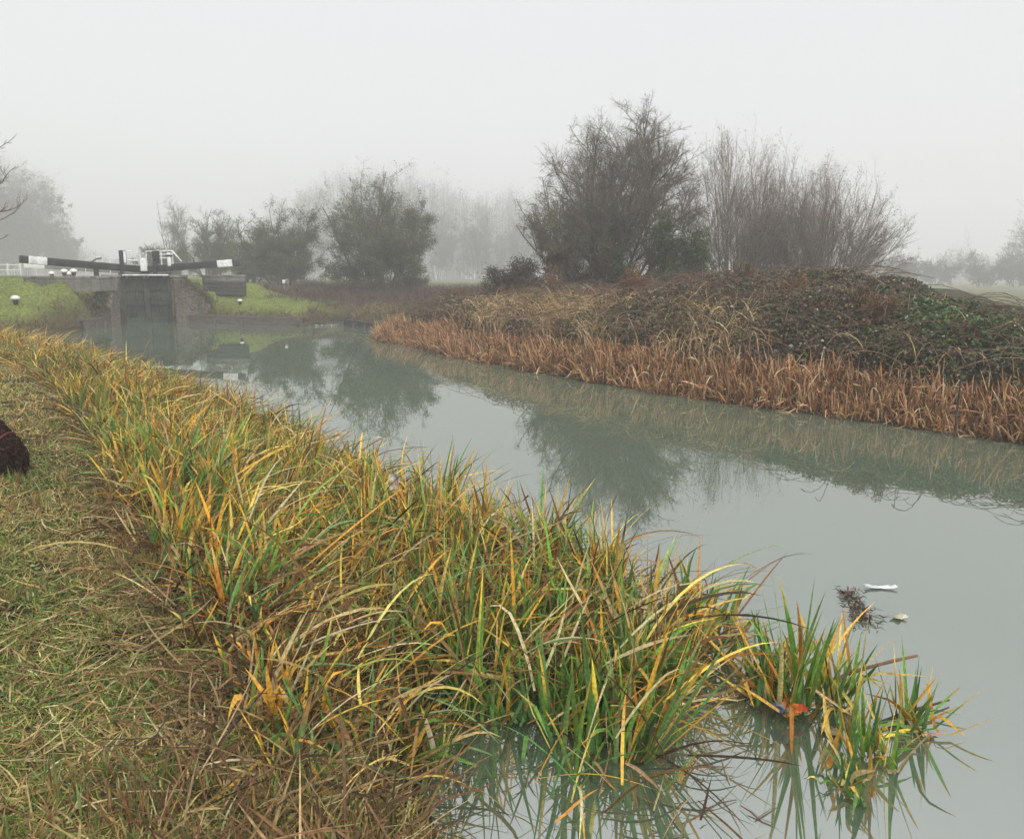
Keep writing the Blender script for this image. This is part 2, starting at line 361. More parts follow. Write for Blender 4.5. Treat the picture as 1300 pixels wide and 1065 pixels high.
# water
m, N, L, b = mat_new('canal_water')
b.inputs['Base Color'].default_value = (.10, .132, .092, 1); b.inputs['Roughness'].default_value = .010; b.inputs['IOR'].default_value = 4.0
b.inputs['Specular IOR Level'].default_value = .5
tc = N.new('ShaderNodeTexCoord'); mp = N.new('ShaderNodeMapping'); mp.inputs['Scale'].default_value = (1.2, .7, 1); mp.inputs['Rotation'].default_value = (0, 0, R(-35))
n1 = N.new('ShaderNodeTexNoise'); n1.inputs['Scale'].default_value = 2.2; n1.inputs['Detail'].default_value = 3
bp = N.new('ShaderNodeBump'); bp.inputs['Strength'].default_value = .035; bp.inputs['Distance'].default_value = .02
L.new(tc.outputs['Object'], mp.inputs[0]); L.new(mp.outputs[0], n1.inputs['Vector']); L.new(n1.outputs[0], bp.inputs['Height']); L.new(bp.outputs[0], b.inputs['Normal'])
wt = mesh('water', [(-60, -40, 0), (60, -40, 0), (60, 70, 0), (-60, 70, 0)], [(0, 1, 2, 3)], m, None, False); tag(wt, kind='structure')

def hz(x, y): return height(np.array([x], float), np.array([y], float))[0][0]

#PART2
# ------------------------------------------------------------------ the lock
def paddle_gear(parent, x, y, z0, z1, flip=1):
    """black post, white rack cover and a spindle"""
    o = boxobj('paddle_gear', [((x, y, (z0 + z1) / 2), (.16, .16, z1 - z0), 0), ((x + .13 * flip, y + .06, z1 - .3), (.24, .05, .62), 0)], M['black'], parent)
    boxobj('rack_cover', [((x + .13 * flip, y - .02, z1 - .32), (.12, .14, .5), 0), ((x + .13 * flip, y - .02, z1 - .05), (.15, .17, .05), 0)], M['white'], o)
    V, Q = rod([(x - .02, y - .2, z1 - .42), (x - .02, y + .2, z1 - .42)], .035)
    mesh('spindle', V, Q, M['iron'], None, True, o)
    return o
def gate_leaf(name, base, ang, L, Lbeam, down, zc, slope, ztop, label, gear=None, rail=None, mats=('gate', 'black', 'white'), white_in=.3, white_len=.72):
    r = empty(name, base, ang); d = down
    boxobj('gate_frame', [((.09, 0, ztop / 2 - .2), (.2, .26, ztop + .4), 0), ((L - .07, 0, ztop / 2 - .15), (.2, .26, ztop + .5), 0)] +
           [((L / 2, 0, z), (L - .3, .22, .22), 0) for z in (.05, .85, 1.55, ztop - .15)], M[mats[0]], r)
    pl = []
    k = 7
    for i in range(k):
        pl.append((((i + .5) * (L - .2) / k + .1, -.03 * d, ztop / 2 - .25), ((L - .2) / k - .012, .07, ztop + .2), 0))
    boxobj('gate_planking', pl, M[mats[0]], r, .006)
    cx = (L - Lbeam) / 2; zz = zc - math.tan(slope) * cx
    bm = boxobj('balance_beam', [((cx, 0, zz), ((L + Lbeam), .32, .32), 0, slope)], M[mats[1]], r, .02)
    xe = -Lbeam + white_in + white_len / 2
    boxobj('white_band', [((xe, 0, zc - math.tan(slope) * xe), (white_len, .335, .335), 0, slope)], M[mats[2]], bm, .02)
    # walkboard on the downstream face
    wk = boxobj('walkway', [((L / 2, d * .32, ztop - .12), (L + .1, .3, .05), 0), ((.2, d * .26, ztop - .22), (.06, .25, .12), 0), ((L - .2, d * .26, ztop - .22), (.06, .25, .12), 0)], M['greyt'], r)
    boxobj('white_edge', [((L / 2, d * .485, ztop - .12), (L + .1, .02, .07), 0)], M['white'], wk, 0)
    if gear is not None: paddle_gear(r, gear, d * .22, ztop - .5, 3.34, 1 if d < 0 else -1)
    if rail:
        parts = [rod(p, .034, 6) for p in rail]
        V, Q, _ = merge(parts); mesh('handrail', V, Q, M['white'], None, True, r)
    tag(r, label, 'lock gate'); return r
hl = LK(-1.1, 0); hr = LK(1.1, 0); Lf = math.hypot(1.1, .4)
mit = LK(0, .4)
al = math.atan2(mit[1] - hl[1], mit[0] - hl[0]); ar = math.atan2(mit[1] - hr[1], mit[0] - hr[0])
gl = gate_leaf('lock_gate', hl, al, Lf, 4.0, -1, 2.55, R(4.6), 2.32, 'left leaf of the black lower lock gates with the longer white-ended balance beam', gear=.06,
          rail=[[(.3, .1, 3.33), (Lf - .15, .1, 3.31), (Lf - .15, .1, 2.4)], [(.3, .1, 3.33), (.3, .1, 2.4)], [(.3, .1, 2.9), (Lf - .15, .1, 2.88)]])
boxobj('mitre_post_cap', [((Lf - .12, -.06, 2.70), (.3, .34, .62), 0)], M['white'], gl)
gr = gate_leaf('lock_gate', hr, ar, Lf, 3.25, 1, 2.55, R(4.6), 2.32, 'right leaf of the black lower lock gates with white handrails and shorter beam', gear=.62,
          rail=[[(Lf - .06, -.12, 2.4), (Lf - .06, -.12, 3.33), (0, -.12, 3.36), (-.1, -.12, 3.36), (-.5, -.14, 2.85)], [(.42, -.12, 2.4), (.42, -.12, 3.33)], [(.5, -.12, 3.18), (-.1, -.12, 3.2)],
                [(-.1, -.12, 2.4), (-.1, -.12, 3.36)], [(.5, -.12, 3.02), (-.1, -.12, 3.02)]])
boxobj('rail_post', [((-.02, .1, 2.95), (.16, .16, .62), 0)], M['white'], gr); boxobj('post_collar', [((-.02, .1, 3.12), (.24, .22, .09), 0)], M['black'], gr)
b0 = LK(-1.1, 21); 
gate_leaf('lock_gate', b0, math.atan2(VA[1], VA[0]) + R(8), 2.2, 6.2, -1, 2.5, R(3.6), 2.3, 'far upper lock gate with grey balance beam fading into the mist', mats=('gate', 'greyt', 'oldwhite'), white_in=-.02, white_len=1.2)
# ground paddle gear on the left lockside
def gear_post(loc, label, rz=0):
    r = empty('paddle_stand', loc, rz)
    boxobj('post', [((0, 0, .35), (.2, .2, .7), 0)], M['black'], r)
    boxobj('white_cover', [((0, 0, .86), (.26, .22, .34), 0)], M['white'], r)
    V, Q = rod([(-.42, -.12, .62), (-.1, -.12, .95), (.05, -.12, 1.05), (.3, -.12, 1.1)], .03); mesh('windlass_arm', V, Q, M['black'], None, True, r)
    V, Q = rod([(-.5, .05, 0), (-.45, .05, .9), (-.1, .05, 1.15), (.6, .05, 1.18), (.62, .05, 0)], .022); mesh('guard_rail', V, Q, M['white'], None, True, r)
    tag(r, label, 'paddle gear')
p = LK(-2.15, 2.2); gear_post((p[0], p[1], hz(p[0], p[1]) - .02), 'small black and white ground paddle gear behind the left beam', .3)
def wall(name, pts, thick, mat, label, cat, cop=None, kind=None, parent=None, cap=True):
    """pts: (x, y, zbottom, ztop)"""
    P = np.array(pts, float)
    # subdivide
    k = 6; Ps = [P[0]]
    for A, B in zip(P[:-1], P[1:]):
        for i in range(1, k + 1): Ps.append(A + (B - A) * i / k)
    P = np.array(Ps); d = np.gradient(P[:, :2], axis=0); d /= np.linalg.norm(d, axis=1, keepdims=True)
    nrm = np.stack([d[:, 1], -d[:, 0]], -1) * thick / 2
    ln = np.concatenate([[0], np.cumsum(np.linalg.norm(np.diff(P[:, :2], axis=0), axis=1))])
    nr = 6; V = []
    jit = np.random.default_rng(3).uniform(-.02, .02, (len(P), nr + 1, 2))
    for i, p in enumerate(P):
        for side in (1, -1):
            for j in range(nr + 1):
                z = p[2] + (p[3] - p[2]) * j / nr
                V.append((p[0] + side * nrm[i, 0] * (1 + jit[i, j, 0] * 2), p[1] + side * nrm[i, 1] * (1 + jit[i, j, 0] * 2), z))
    Q = []; m_ = 2 * (nr + 1)
    for i in range(len(P) - 1):
        a = i * m_; b_ = a + m_
        for j in range(nr):
            Q.append((a + j, b_ + j, b_ + j + 1, a + j + 1)); q = nr + 1
            Q.append((a + q + j, a + q + j + 1, b_ + q + j + 1, b_ + q + j))
        Q.append((a + nr, b_ + nr, b_ + m_ - 1, a + m_ - 1))
    for a in (0, (len(P) - 1) * m_):
        for j in range(nr): Q.append((a + j, a + j + 1, a + nr + 2 + j, a + nr + 1 + j))
    o = mesh(name, V, Q, mat, None, False, parent)
    uv = o.data.uv_layers.new(name='UVMap'); Va = np.array(V); li = np.zeros(len(o.data.loops), np.int32); o.data.loops.foreach_get('vertex_index', li)
    U = np.repeat(ln, m_)[li] ; uvd = np.stack([U, Va[li, 2]], -1).astype(np.float32); uv.data.foreach_set('uv', uvd.ravel())
    if cap:
        cs = []
        for i in range(0, len(P) - 1, 2):
            a, b_ = P[i], P[min(i + 2, len(P) - 1)]; mid = (a + b_) / 2; dl = math.hypot(b_[0] - a[0], b_[1] - a[1])
            cs.append(((mid[0], mid[1], mid[3] + .045), (dl - .015, thick + .08, .09), math.atan2(b_[1] - a[1], b_[0] - a[0]), -math.atan2(b_[3] - a[3], dl)))
        boxobj('coping', cs, M['coping'], o, .012)
    if label: tag(o, label, cat, None, kind)
    return o
def W(p, zb, zt): return (p[0], p[1], zb, zt)
lw = wall('lock_wall', [W(LK(-1.5, 22), -.9, 2.12), W(LK(-1.5, .3), -.9, 2.12), W(LK(-1.42, -.5), -.9, 2.1)], .7, M['stone'], 'left side wall of the lock chamber running back into the mist', 'lock wall')
wall('lock_wall', [W(LK(1.5, 22), -.9, 2.12), W(LK(1.5, .3), -.9, 2.12), W(LK(1.42, -.5), -.9, 2.1)], .7, M['stone'], 'right side wall of the lock chamber behind the white handrails', 'lock wall')
wall('wing_wall', [W(LK(-1.38, -.55), -.6, 2.05), W(LK(-1.55, -1.2), -.6, 1.9), W(LK(-1.65, -1.75), -.5, 1.35), W(LK(-1.75, -2.15), -.4, .75)], .5, M['stone'], 'mossy stone wing wall stepping down left of the lock gates', 'wing wall', cap=False)
wall('wing_wall', [W(LK(1.38, -.55), -.6, 2.05), W(LK(1.7, -.95), -.6, 1.95), W(LK(2.2, -1.15), -.5, 1.45), W(LK(2.75, -1.25), -.4, .8)], .5, M['stone'], 'pinkish stone wing wall sloping down right of the lock gates', 'wing wall', cap=False)
def atz(px, Y, zb, zt): q = at(px, 352, Y); return (q[0], q[1], zb, zt)
wall('quadrant_wall', [atz(33, 32.6, 1.5, 2.06), atz(60, 32.0, 1.5, 2.06), atz(92, 32.1, 1.5, 2.06), atz(122, 33.0, 1.5, 2.06), atz(145, 34.3, 1.5, 2.06)], .24, M['brickgrey'], 'curved grey brick kerb on the grass under the long left beam', 'brick kerb')
qw = wall('quadrant_wall', [atz(259, 37.4, 1.2, 2.12), atz(285, 36.9, 1.2, 2.12), atz(312, 37.2, 1.2, 2.12)], .24, M['brickgrey'], 'brick quadrant wall with dark boards under the right beam', 'brick wall')
a, b_ = at(259, 352, 37.1), at(312, 352, 36.9); mid = [(a[i] + b_[i]) / 2 for i in range(2)]
rz_ = math.atan2(b_[1] - a[1], b_[0] - a[0]); dl_ = math.hypot(b_[0] - a[0], b_[1] - a[1])
boxobj('fender_board', [((mid[0] + .04, mid[1] - .18, 1.30 + k * .17), (dl_, .09, .16), rz_) for k in range(4)], mat_noise('dark_board', (.03, .03, .028), (.07, .066, .06), 9, .8, .4, .01, stretch=(.3, .3, 3)), qw)
# timber landings
def landing(name, pts, label, top=.34, n_b=3, mat='browntim'):
    r = empty(name, (0, 0, 0)); 
    for A, B in zip(pts[:-1], pts[1:]):
        rz = math.atan2(B[1] - A[1], B[0] - A[0]); dl = math.hypot(B[0] - A[0], B[1] - A[1]); c = ((A[0] + B[0]) / 2, (A[1] + B[1]) / 2); nx, ny = -math.sin(rz), math.cos(rz)
        boxobj('waling_board', [((c[0] + nx * .0, c[1], top * .42 - .25), (dl, .14, top * .84 + .5), rz), ((c[0] + nx * .32, c[1] + ny * .32, top - .08), (dl + .04, .22, .2), rz), ((c[0] + nx * .05, c[1] + ny * .05, top * .84 + .02), (dl + .05, .26, .05), rz)], M[mat], r)
        np_ = max(2, int(dl / 1.2)); ps = []
        for i in range(np_ + 1):
            t = i / np_; ps.append(((A[0] + (B[0] - A[0]) * t - nx * .11, A[1] + (B[1] - A[1]) * t - ny * .11, top * .3 - .4), (.14, .08, top + .7), rz))
        for q_ in ps: boxobj('pile', [q_], M['browntim'], r)
    tag(r, label, 'landing'); return r
rl0 = LK(1.75, -1.55); rl1 = ground0(384, 413.5)
landing('timber_landing', [rl0[:2], (rl0[0] * .5 + rl1[0] * .5, rl0[1] * .5 + rl1[1] * .5 - .15), rl1], 'long low timber landing edge below the grass mound right of the lock')
landing('timber_landing', [ground0(108, 418.5), ground0(130, 415), LK(-1.8, -2.15)[:2]], 'short low timber landing edge left of the lock mouth', top=.4)
landing('stone_edge', [ground0(438, 413), ground0(481, 419)], 'low dark stone edge beside the little weir stream', top=.26, mat='gate')
# bollards
def make_bollard(name='mooring_bollard'):
    r = empty(name)
    V, Q = lathe([(.0, -.1), (.085, -.1), (.08, .12), (.10, .2), (.125, .23)]); mesh('stem', V, Q, M['black'], None, True, r)
    V, Q = lathe([(.125, .232), (.16, .26), (.165, .31), (.13, .365), (.06, .395), (0, .4)]); mesh('cap', V, Q, M['white'], None, True, r)
    return r
bol = make_bollard(); first = True
for px, Yd, lab, s in ((17, 29.6, 'white-capped black bollard alone on the left grass near the water', 1.0), (66, 41, 'small white-capped bollard on the lockside, farthest left of the distant group', .95), (82, 40, 'white-capped bollard below the middle of the long left beam', 1.1),
                    (88, 46, 'faint grey bollard behind the pair beyond the brick kerb', 1.3), (94, 40, 'white-capped bollard beyond the kerb, rightmost of the distant group', 1.15), (303, 36.0, 'little white-topped bollard at the right end of the dark boards', .7)):
    q = at(px, 352, Yd); o = bol if first else copy_tree(bol); first = False
    o.location = (q[0], q[1], hz(q[0], q[1]) - .02); o.scale = (s,) * 3; tag(o, lab, 'bollard', 'mooring bollards on the lockside')
q = at(361, 372, 43); r = boxobj('marker_post', [((q[0], q[1], hz(q[0], q[1]) + .3), (.1, .1, 1.0), 0)], M['greyt'], None); boxobj('white_top', [((q[0], q[1], hz(q[0], q[1]) + .87), (.15, .15, .2), 0)], M['white'], r)
tag(r, 'thin grey post with white top in the dead growth beyond the stream', 'post')
# white rail fence fading in the mist at far left
ff = empty('rail_fence'); q0 = at(-60, 340, 62); q1 = at(26, 340, 66); zf = hz(q0[0], q0[1])
V, Q, _ = merge([rod([(q0[0], q0[1], zf + h), (q1[0], q1[1], zf + h)], .05, 6) for h in (.55, 1.0)]); mesh('rail', V, Q, M['oldwhite'], None, True, ff)
for i in range(6):
    t = i / 5; xx, yy = q0[0] + (q1[0] - q0[0]) * t, q0[1] + (q1[1] - q0[1]) * t
    boxobj('post', [((xx, yy, zf + .5), (.12, .12, 1.3), 0)], M['oldwhite'], ff)
tag(ff, 'pale white rail fence in the mist at the left edge', 'fence')
# little weir: wet stone apron with thin broken water
wx, wy = -8.05, 33.0
wv = []; 
gxx, gyy = np.meshgrid(np.linspace(-.5, .5, 14), np.linspace(-.5, 3.2, 30), indexing='ij')
zz = .04 + np.maximum(gyy + .6, 0) * .05 + .03 * vnoise(gxx * 4 + 20, gyy * 4, 2)
Vw = np.stack([gxx + wx - gyy * .12, gyy + wy, zz], -1).reshape(-1, 3); ii = np.arange(14 * 30).reshape(14, 30)
Qw = np.stack([ii[:-1, :-1], ii[1:, :-1], ii[1:, 1:], ii[:-1, 1:]], -1).reshape(-1, 4)
m, N, L, b = mat_new('shallow_water'); b.inputs['Base Color'].default_value = (.07, .06, .045, 1); b.inputs['Roughness'].default_value = .4; b.inputs['IOR'].default_value = 1.33
n1 = N.new('ShaderNodeTexNoise'); n1.inputs['Scale'].default_value = 9; bp = N.new('ShaderNodeBump'); bp.inputs['Strength'].default_value = .6; bp.inputs['Distance'].default_value = .03
L.new(n1.outputs[0], bp.inputs['Height']); L.new(bp.outputs[0], b.inputs['Normal'])

gv = np.random.default_rng(5); wl = [LK(-1.5, -.9), LK(-1.8, -1.8), LK(-2.05, -2.2)]; wr = [LK(1.6, -.9), LK(2.2, -1.15), LK(2.75, -1.25)]; vp = []
for pts_, zs_ in ((wl, (1.9, 1.3, .7)), (wr, (1.9, 1.45, .8))):
    for _ in range(2600):
        t = gv.random() * 2; i = int(min(t, 1.999)); f = t - i; zt_ = zs_[i] * (1 - f) + zs_[i + 1] * f
        vp.append((pts_[i][0] * (1 - f) + pts_[i + 1][0] * f + gv.normal(0, .22), pts_[i][1] * (1 - f) + pts_[i + 1][1] * f - .12 + gv.normal(0, .16), zt_ + .12 - 1.1 * gv.random() ** 3))
VEG_WALL = np.array(vp)
# ------------------------------------------------------------------ trees
def walk(start, d, length, K, wig, up, seedr):
    N = len(start); P = np.zeros((N, K, 3)); P[:, 0] = start; d = d / np.linalg.norm(d, axis=1, keepdims=True)
    for i in range(1, K):
        d = d + wig * seedr.standard_normal((N, 3)) + np.array([0, 0, up]); d /= np.linalg.norm(d, axis=1, keepdims=True)
        P[:, i] = P[:, i - 1] + d * (length / (K - 1))[:, None]
    return P
def kids(P, Rr, n_, tr, ang, angs, lf, K, wig, up, r_, g, droplen=.45, rtip=.35):
    N, K0, _ = P.shape; par = np.repeat(np.arange(N), n_); M_ = len(par)
    t = g.uniform(tr[0], tr[1], M_); f = t * (K0 - 1); i = np.minimum(f.astype(int), K0 - 2); fr = (f - i)[:, None]
    p0 = P[par, i] * (1 - fr) + P[par, i + 1] * fr; tan = P[par, i + 1] - P[par, i]; sl_ = np.linalg.norm(tan, axis=1, keepdims=True); tan = tan / (sl_ + 1e-9)
    plen = np.linalg.norm(np.diff(P, axis=1), axis=2).sum(1)[par]
    rr = g.standard_normal((M_, 3)); pp = rr - tan * (rr * tan).sum(1, keepdims=True); pp /= np.linalg.norm(pp, axis=1, keepdims=True)
    a = np.abs(ang + angs * g.standard_normal(M_))[:, None]
    d = tan * np.cos(a) + pp * np.sin(a)
    ln = plen * lf * (1 - droplen * t) * g.uniform(.6, 1.3, M_)
    C = walk(p0, d, ln, K, wig, up, g)
    rp = (Rr[par, i] * (1 - fr[:, 0]) + Rr[par, i + 1] * fr[:, 0])
    r0 = np.minimum(rp * .75, r_ * g.uniform(.8, 1.2, M_)); Rc = r0[:, None] * np.linspace(1, rtip, K)[None]
    return C, Rc
def tree(name, loc, stems, spec, env, cols, label, cat='tree', seed=1, leaf=None, group=None, trunk_levels=2, minz=None):
    """stems: dict(n, spread, lean(lo,hi), len(lo,hi), r, K, wig, up); spec: list of kids arguments; env: (cx,cy,cz,rx,ry,rz) relative to loc"""
    g = np.random.default_rng(seed); r = empty(name, loc); n_ = stems['n']
    a = np.arange(n_) * 2.399 + g.uniform(0, .8, n_) + g.uniform(0, 6); ln_ = g.uniform(*stems['lean'], n_) * stems.get('leanpow', 1)
    s0 = np.stack([np.cos(a) * stems['spread'] * g.uniform(.2, 1, n_), np.sin(a) * stems['spread'] * g.uniform(.2, 1, n_) * stems.get('ysq', 1), np.full(n_, -.15)], -1)
    d = np.stack([np.sin(ln_) * np.cos(a), np.sin(ln_) * np.sin(a), np.cos(ln_)], -1) + np.array(stems.get('bias', (0, 0, 0)))
    P = walk(s0, d, g.uniform(*stems['len'], n_), stems['K'], stems['wig'], stems['up'], g)
    Rr = stems['r'] * g.uniform(.6, 1.15, n_)[:, None] * np.linspace(1, .22, stems['K'])[None]
    def fit(Q_, k=.97):
        c0_ = np.array(env[:3]); rd_ = np.array(env[3:])
        for _ in range(3):
            q = np.sqrt((((Q_[:, -1] - c0_) / rd_) ** 2).sum(1)); lim = k * (1 + .17 * g.standard_normal(len(q))); sc_ = np.where(q > lim, .78, 1.0)[:, None, None]
            Q_ = Q_[:, :1] + (Q_ - Q_[:, :1]) * sc_
        return Q_
    P = fit(P, .93); lv = [(P, Rr)]
    def inside(Q_, k=1.0):
        e = Q_[:, -1]; q = ((e[:, 0] - env[0]) / env[3]) ** 2 + ((e[:, 1] - env[1]) / env[4]) ** 2 + ((e[:, 2] - env[2]) / env[5]) ** 2
        ok = q < (k * (1 + .22 * g.standard_normal(len(e)) * .6)) ** 2
        return ok & (e[:, 2] > (minz if minz is not None else -.2))
    for li, sp in enumerate(spec):
        C, Rc = kids(lv[-1][0], lv[-1][1], *sp, g); C = fit(C); k = inside(C, 1.04); lv.append((C[k], Rc[k]))
    sides = [7, 5, 4, 3, 3, 3]; tv = []; cv = []
    for i, (p, q) in enumerate(lv):
        if len(p) == 0: continue
        V_, Q_ = tubes(p, q, sides[i]); nv = p.shape[1] * sides[i]
        base = np.array(cols[min(i, len(cols) - 1)]); cc = base * (1 + .18 * g.standard_normal((len(p), 1))).clip(.5, 1.6) * (1 + .05 * g.standard_normal((len(p), 3)))
        (tv if i < trunk_levels else cv).append((V_, Q_, np.repeat(cc, nv, 0)))
    V_, Q_, C_ = merge(tv); mesh('trunk', V_, Q_, M['bark'], C_, True, r)
    if leaf:
        pts = np.concatenate([l[0][:, 1:].reshape(-1, 3) for l in lv[-2:]]); n_l = leaf['n']
        if 'zmax' in leaf:
            zt_ = pts[:, 2]; pr = sstep(leaf['zmax'] + leaf.get('zw', 1.5), leaf['zmax'] - leaf.get('zw', 1.5), zt_) + leaf.get('zfloor', .02); pr /= pr.sum()
            sel = g.choice(len(pts), n_l, p=pr)
        else: sel = g.integers(0, len(pts), n_l)
        pl = pts[sel] + g.standard_normal((n_l, 3)) * leaf.get('sp', .05)
        cl = pick(leaf['cols'], leaf['w'], n_l)
        cv.append(leaves(pl, leaf['size'] * g.uniform(.6, 1.4, n_l), .3, .6, cl))
    V_, Q_, C_ = merge(cv); mesh('crown', V_, Q_, M['bark'], C_, False, r)
    tag(r, label, cat, group); return r
gn = (.085, .080, .055); bk = (.10, .088, .066)
def gloc(px, Y, dz=0): q = at(px, 352, Y); return (q[0], q[1], hz(q[0], q[1]) + dz)
# the big hawthorn
l = gloc(766, 31)
tree('hawthorn_tree', l, dict(n=18, spread=.7, lean=(.03, .95), len=(6.4, 8.8), r=.085, K=10, wig=.09, up=.05),
     [(13, (.14, .98), .62, .22, .58, 7, .13, .03, .036), (10, (.12, .98), .7, .25, .58, 6, .17, .02, .018), (7, (.12, .98), .75, .3, .58, 5, .2, .02, .010), (6, (.1, .95), .8, .3, .6, 4, .2, .02, .0062)],
     (.5, 0, 4.3, 4.6, 3.9, 4.75), [(.11, .10, .078), (.115, .105, .08), (.13, .12, .088), (.14, .12, .085), (.15, .12, .085)],
     'large spreading bare hawthorn with twisted twigs, tallest tree on the far bank', seed=12, leaf=dict(n=22000, size=.05, sp=.09, zmax=2.6, zw=3.0, zfloor=.05, cols=[(.13, .16, .055), (.16, .13, .065), (.10, .13, .045)], w=[4, 3, 3]), minz=.1)
# dense green shrub below it
l = gloc(838, 29)
tree('evergreen_shrub', l, dict(n=16, spread=1.4, lean=(.1, .9), len=(2.7, 4.0), r=.04, K=7, wig=.14, up=.03),
     [(8, (.15, .98), .7, .25, .5, 5, .2, 0, .014), (8, (.1, .98), .8, .3, .5, 4, .2, -.02, .008), (6, (.1, .98), .8, .3, .5, 3, .2, -.02, .006)],
     (0, 0, 1.5, 2.7, 1.9, 2.35), [(.05, .05, .03), (.045, .055, .025), (.045, .06, .022)], 'dense dark green shrub under the right side of the tall hawthorn', 'shrub', seed=5,
     leaf=dict(n=52000, size=.065, sp=.1, cols=[(.075, .11, .03), (.11, .14, .045), (.05, .06, .026)], w=[5, 3, 3]))
l = gloc(695, 27.5)
tree('thorn_shrub', l, dict(n=16, spread=1.4, lean=(.2, 1.15), len=(2.2, 3.6), r=.035, K=7, wig=.16, up=-.02),
     [(8, (.15, .98), .7, .25, .55, 5, .2, -.03, .013), (7, (.1, .98), .8, .3, .5, 4, .2, -.04, .008), (6, (.1, .98), .8, .3, .5, 3, .2, -.02, .006)],
     (0, 0, 1.0, 2.7, 1.9, 1.9), [(.06, .045, .034), (.055, .042, .03), (.055, .045, .03)], 'low reddish brown thorn scrub at the left foot of the tall hawthorn', 'shrub', seed=6,
     leaf=dict(n=36000, size=.06, sp=.1, cols=[(.07, .045, .03), (.05, .055, .022), (.09, .055, .035)], w=[5, 3, 2]))
# the willow scrub, many straight rods
def willow(px, Y, seed, label, n_, lean, ln, env, bias=(0, 0, 0)):
    tree('willow_shrub', gloc(px, Y, -.1), dict(n=n_, spread=1.5, lean=lean, len=ln, r=.026, K=8, wig=.05, up=.02, bias=bias, ysq=.7),
     [(10, (.10, .97), .42, .18, .55, 7, .09, .02, .012), (7, (.1, .97), .42, .18, .62, 5, .08, .03, .0075), (5, (.1, .95), .5, .2, .6, 4, .1, .03, .005)],
     env, [(.18, .16, .13), (.20, .175, .14), (.24, .195, .15), (.27, .215, .17)], label, 'willow', seed=seed, trunk_levels=2,
     leaf=dict(n=7000, size=.05, sp=.06, zmax=9, cols=[(.12, .09, .07), (.11, .095, .05)], w=[1, 1]))
willow(938, 34, 21, 'tall brownish leafless willow clump right beside the hawthorn', 50, (.02, .62), (5.4, 7.8), (-.1, 0, 2.9, 3.3, 2.8, 5.0), (-.02, 0, 0))
willow(1045, 33, 22, 'lower fan of straight willow rods, rightmost of the bank clumps', 58, (.03, 1.0), (4.4, 6.6), (.1, 0, 1.9, 3.7, 2.8, 5.0), (.12, 0, 0))
willow(992, 35.5, 23, 'middle willow clump filling between the tall and the low fans', 36, (.02, .6), (5.0, 7.2), (0, 0, 2.4, 3.4, 2.8, 4.9), (0, 0, 0))
# middle-distance bushes
mg = (.12, .125, .075); mb = (.10, .092, .066)
def bush(px, Y, wid, ht, seed, label, name='hawthorn_bush', n_=12, lf=18000, cols=None, lean=(.05, .75), tw=.014, leafc=None, dz=0, zc=.45, cat='bush', lsz=.08, fine=False):
    cols = cols or [mb, mb, mg, mg, mg]
    tree(name, gloc(px, Y, dz), dict(n=n_, spread=wid * .12, lean=lean, len=(ht * .72, ht * .98), r=.09, K=8, wig=.10, up=.03),
     [(10, (.06, .98), .8, .3, .52, 6, .16, .02, .035), (10, (.08, .98), .8, .3, .52, 5, .2, .02, .02), (8, (.1, .98), .8, .3, .52, 4, .2, .02, tw)] + ([(4, (.1, .98), .8, .3, .55, 3, .2, .02, tw * .75)] if fine else []),
     (0, 0, ht * zc, wid / 2, wid / 2 * .9, ht * (1.02 - zc)), cols, label, cat, seed=seed, minz=.05,
     leaf=dict(n=lf, size=lsz, sp=.12, zmax=ht * .45, zw=ht * .35, zfloor=.05, cols=leafc or [(.12, .145, .06), (.15, .125, .07), (.10, .12, .05)], w=[4, 2, 3]))
bush(482, 47, 9.4, 8.6, 31, 'rounded bare thorn bush beyond the weir stream, darkest of the middle distance', n_=14, lf=60000, lsz=.09, fine=True)
bush(362, 53, 7.2, 7.0, 32, 'greenish brown bush between the lock beam and the darker round thorn', lf=40000, lsz=.09, fine=True)
bush(268, 64, 6.4, 7.4, 33, 'flat-topped spreading tree in the mist behind the right lock beam', name='spreading_tree', cat='tree', lf=26000, tw=.02)
bush(205, 68, 6.0, 3.6, 34, 'low hazy bush behind the lock gates', lf=12000)
bush(318, 58, 5.5, 4.0, 35, 'low olive bush filling the gap behind the right balance beam', lf=18000, lsz=.1)
bush(225, 92, 4.6, 12, 36, 'slender pale tree standing in mist behind the lock', name='slender_tree', cat='tree', lf=1500, lean=(.02, .3), tw=.022)
# far trees
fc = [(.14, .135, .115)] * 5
FK = 1.9
def fartree(px, Y, wid, ht, seed, label, name='misty_tree', lean=(.03, .5), n_=8, lf=3000, tw=.03, cat='tree', group=None, zc=.55):
    Y *= FK; wid *= FK; ht *= FK; tw *= FK; lf = int(lf * 3)
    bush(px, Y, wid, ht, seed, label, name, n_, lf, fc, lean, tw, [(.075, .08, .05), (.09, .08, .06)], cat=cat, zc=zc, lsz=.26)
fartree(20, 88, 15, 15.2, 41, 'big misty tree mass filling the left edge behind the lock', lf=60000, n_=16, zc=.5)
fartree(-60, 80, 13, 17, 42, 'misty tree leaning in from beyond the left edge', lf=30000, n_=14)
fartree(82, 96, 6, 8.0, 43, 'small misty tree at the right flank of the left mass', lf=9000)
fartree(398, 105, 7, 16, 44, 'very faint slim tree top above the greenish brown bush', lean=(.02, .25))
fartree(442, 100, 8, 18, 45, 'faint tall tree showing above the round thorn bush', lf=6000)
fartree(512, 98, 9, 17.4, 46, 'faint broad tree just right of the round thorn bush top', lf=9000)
fartree(556, 95, 7, 14.5, 47, 'pale tree sloping down right of the round thorn bush', lf=8000, lean=(.02, .35))
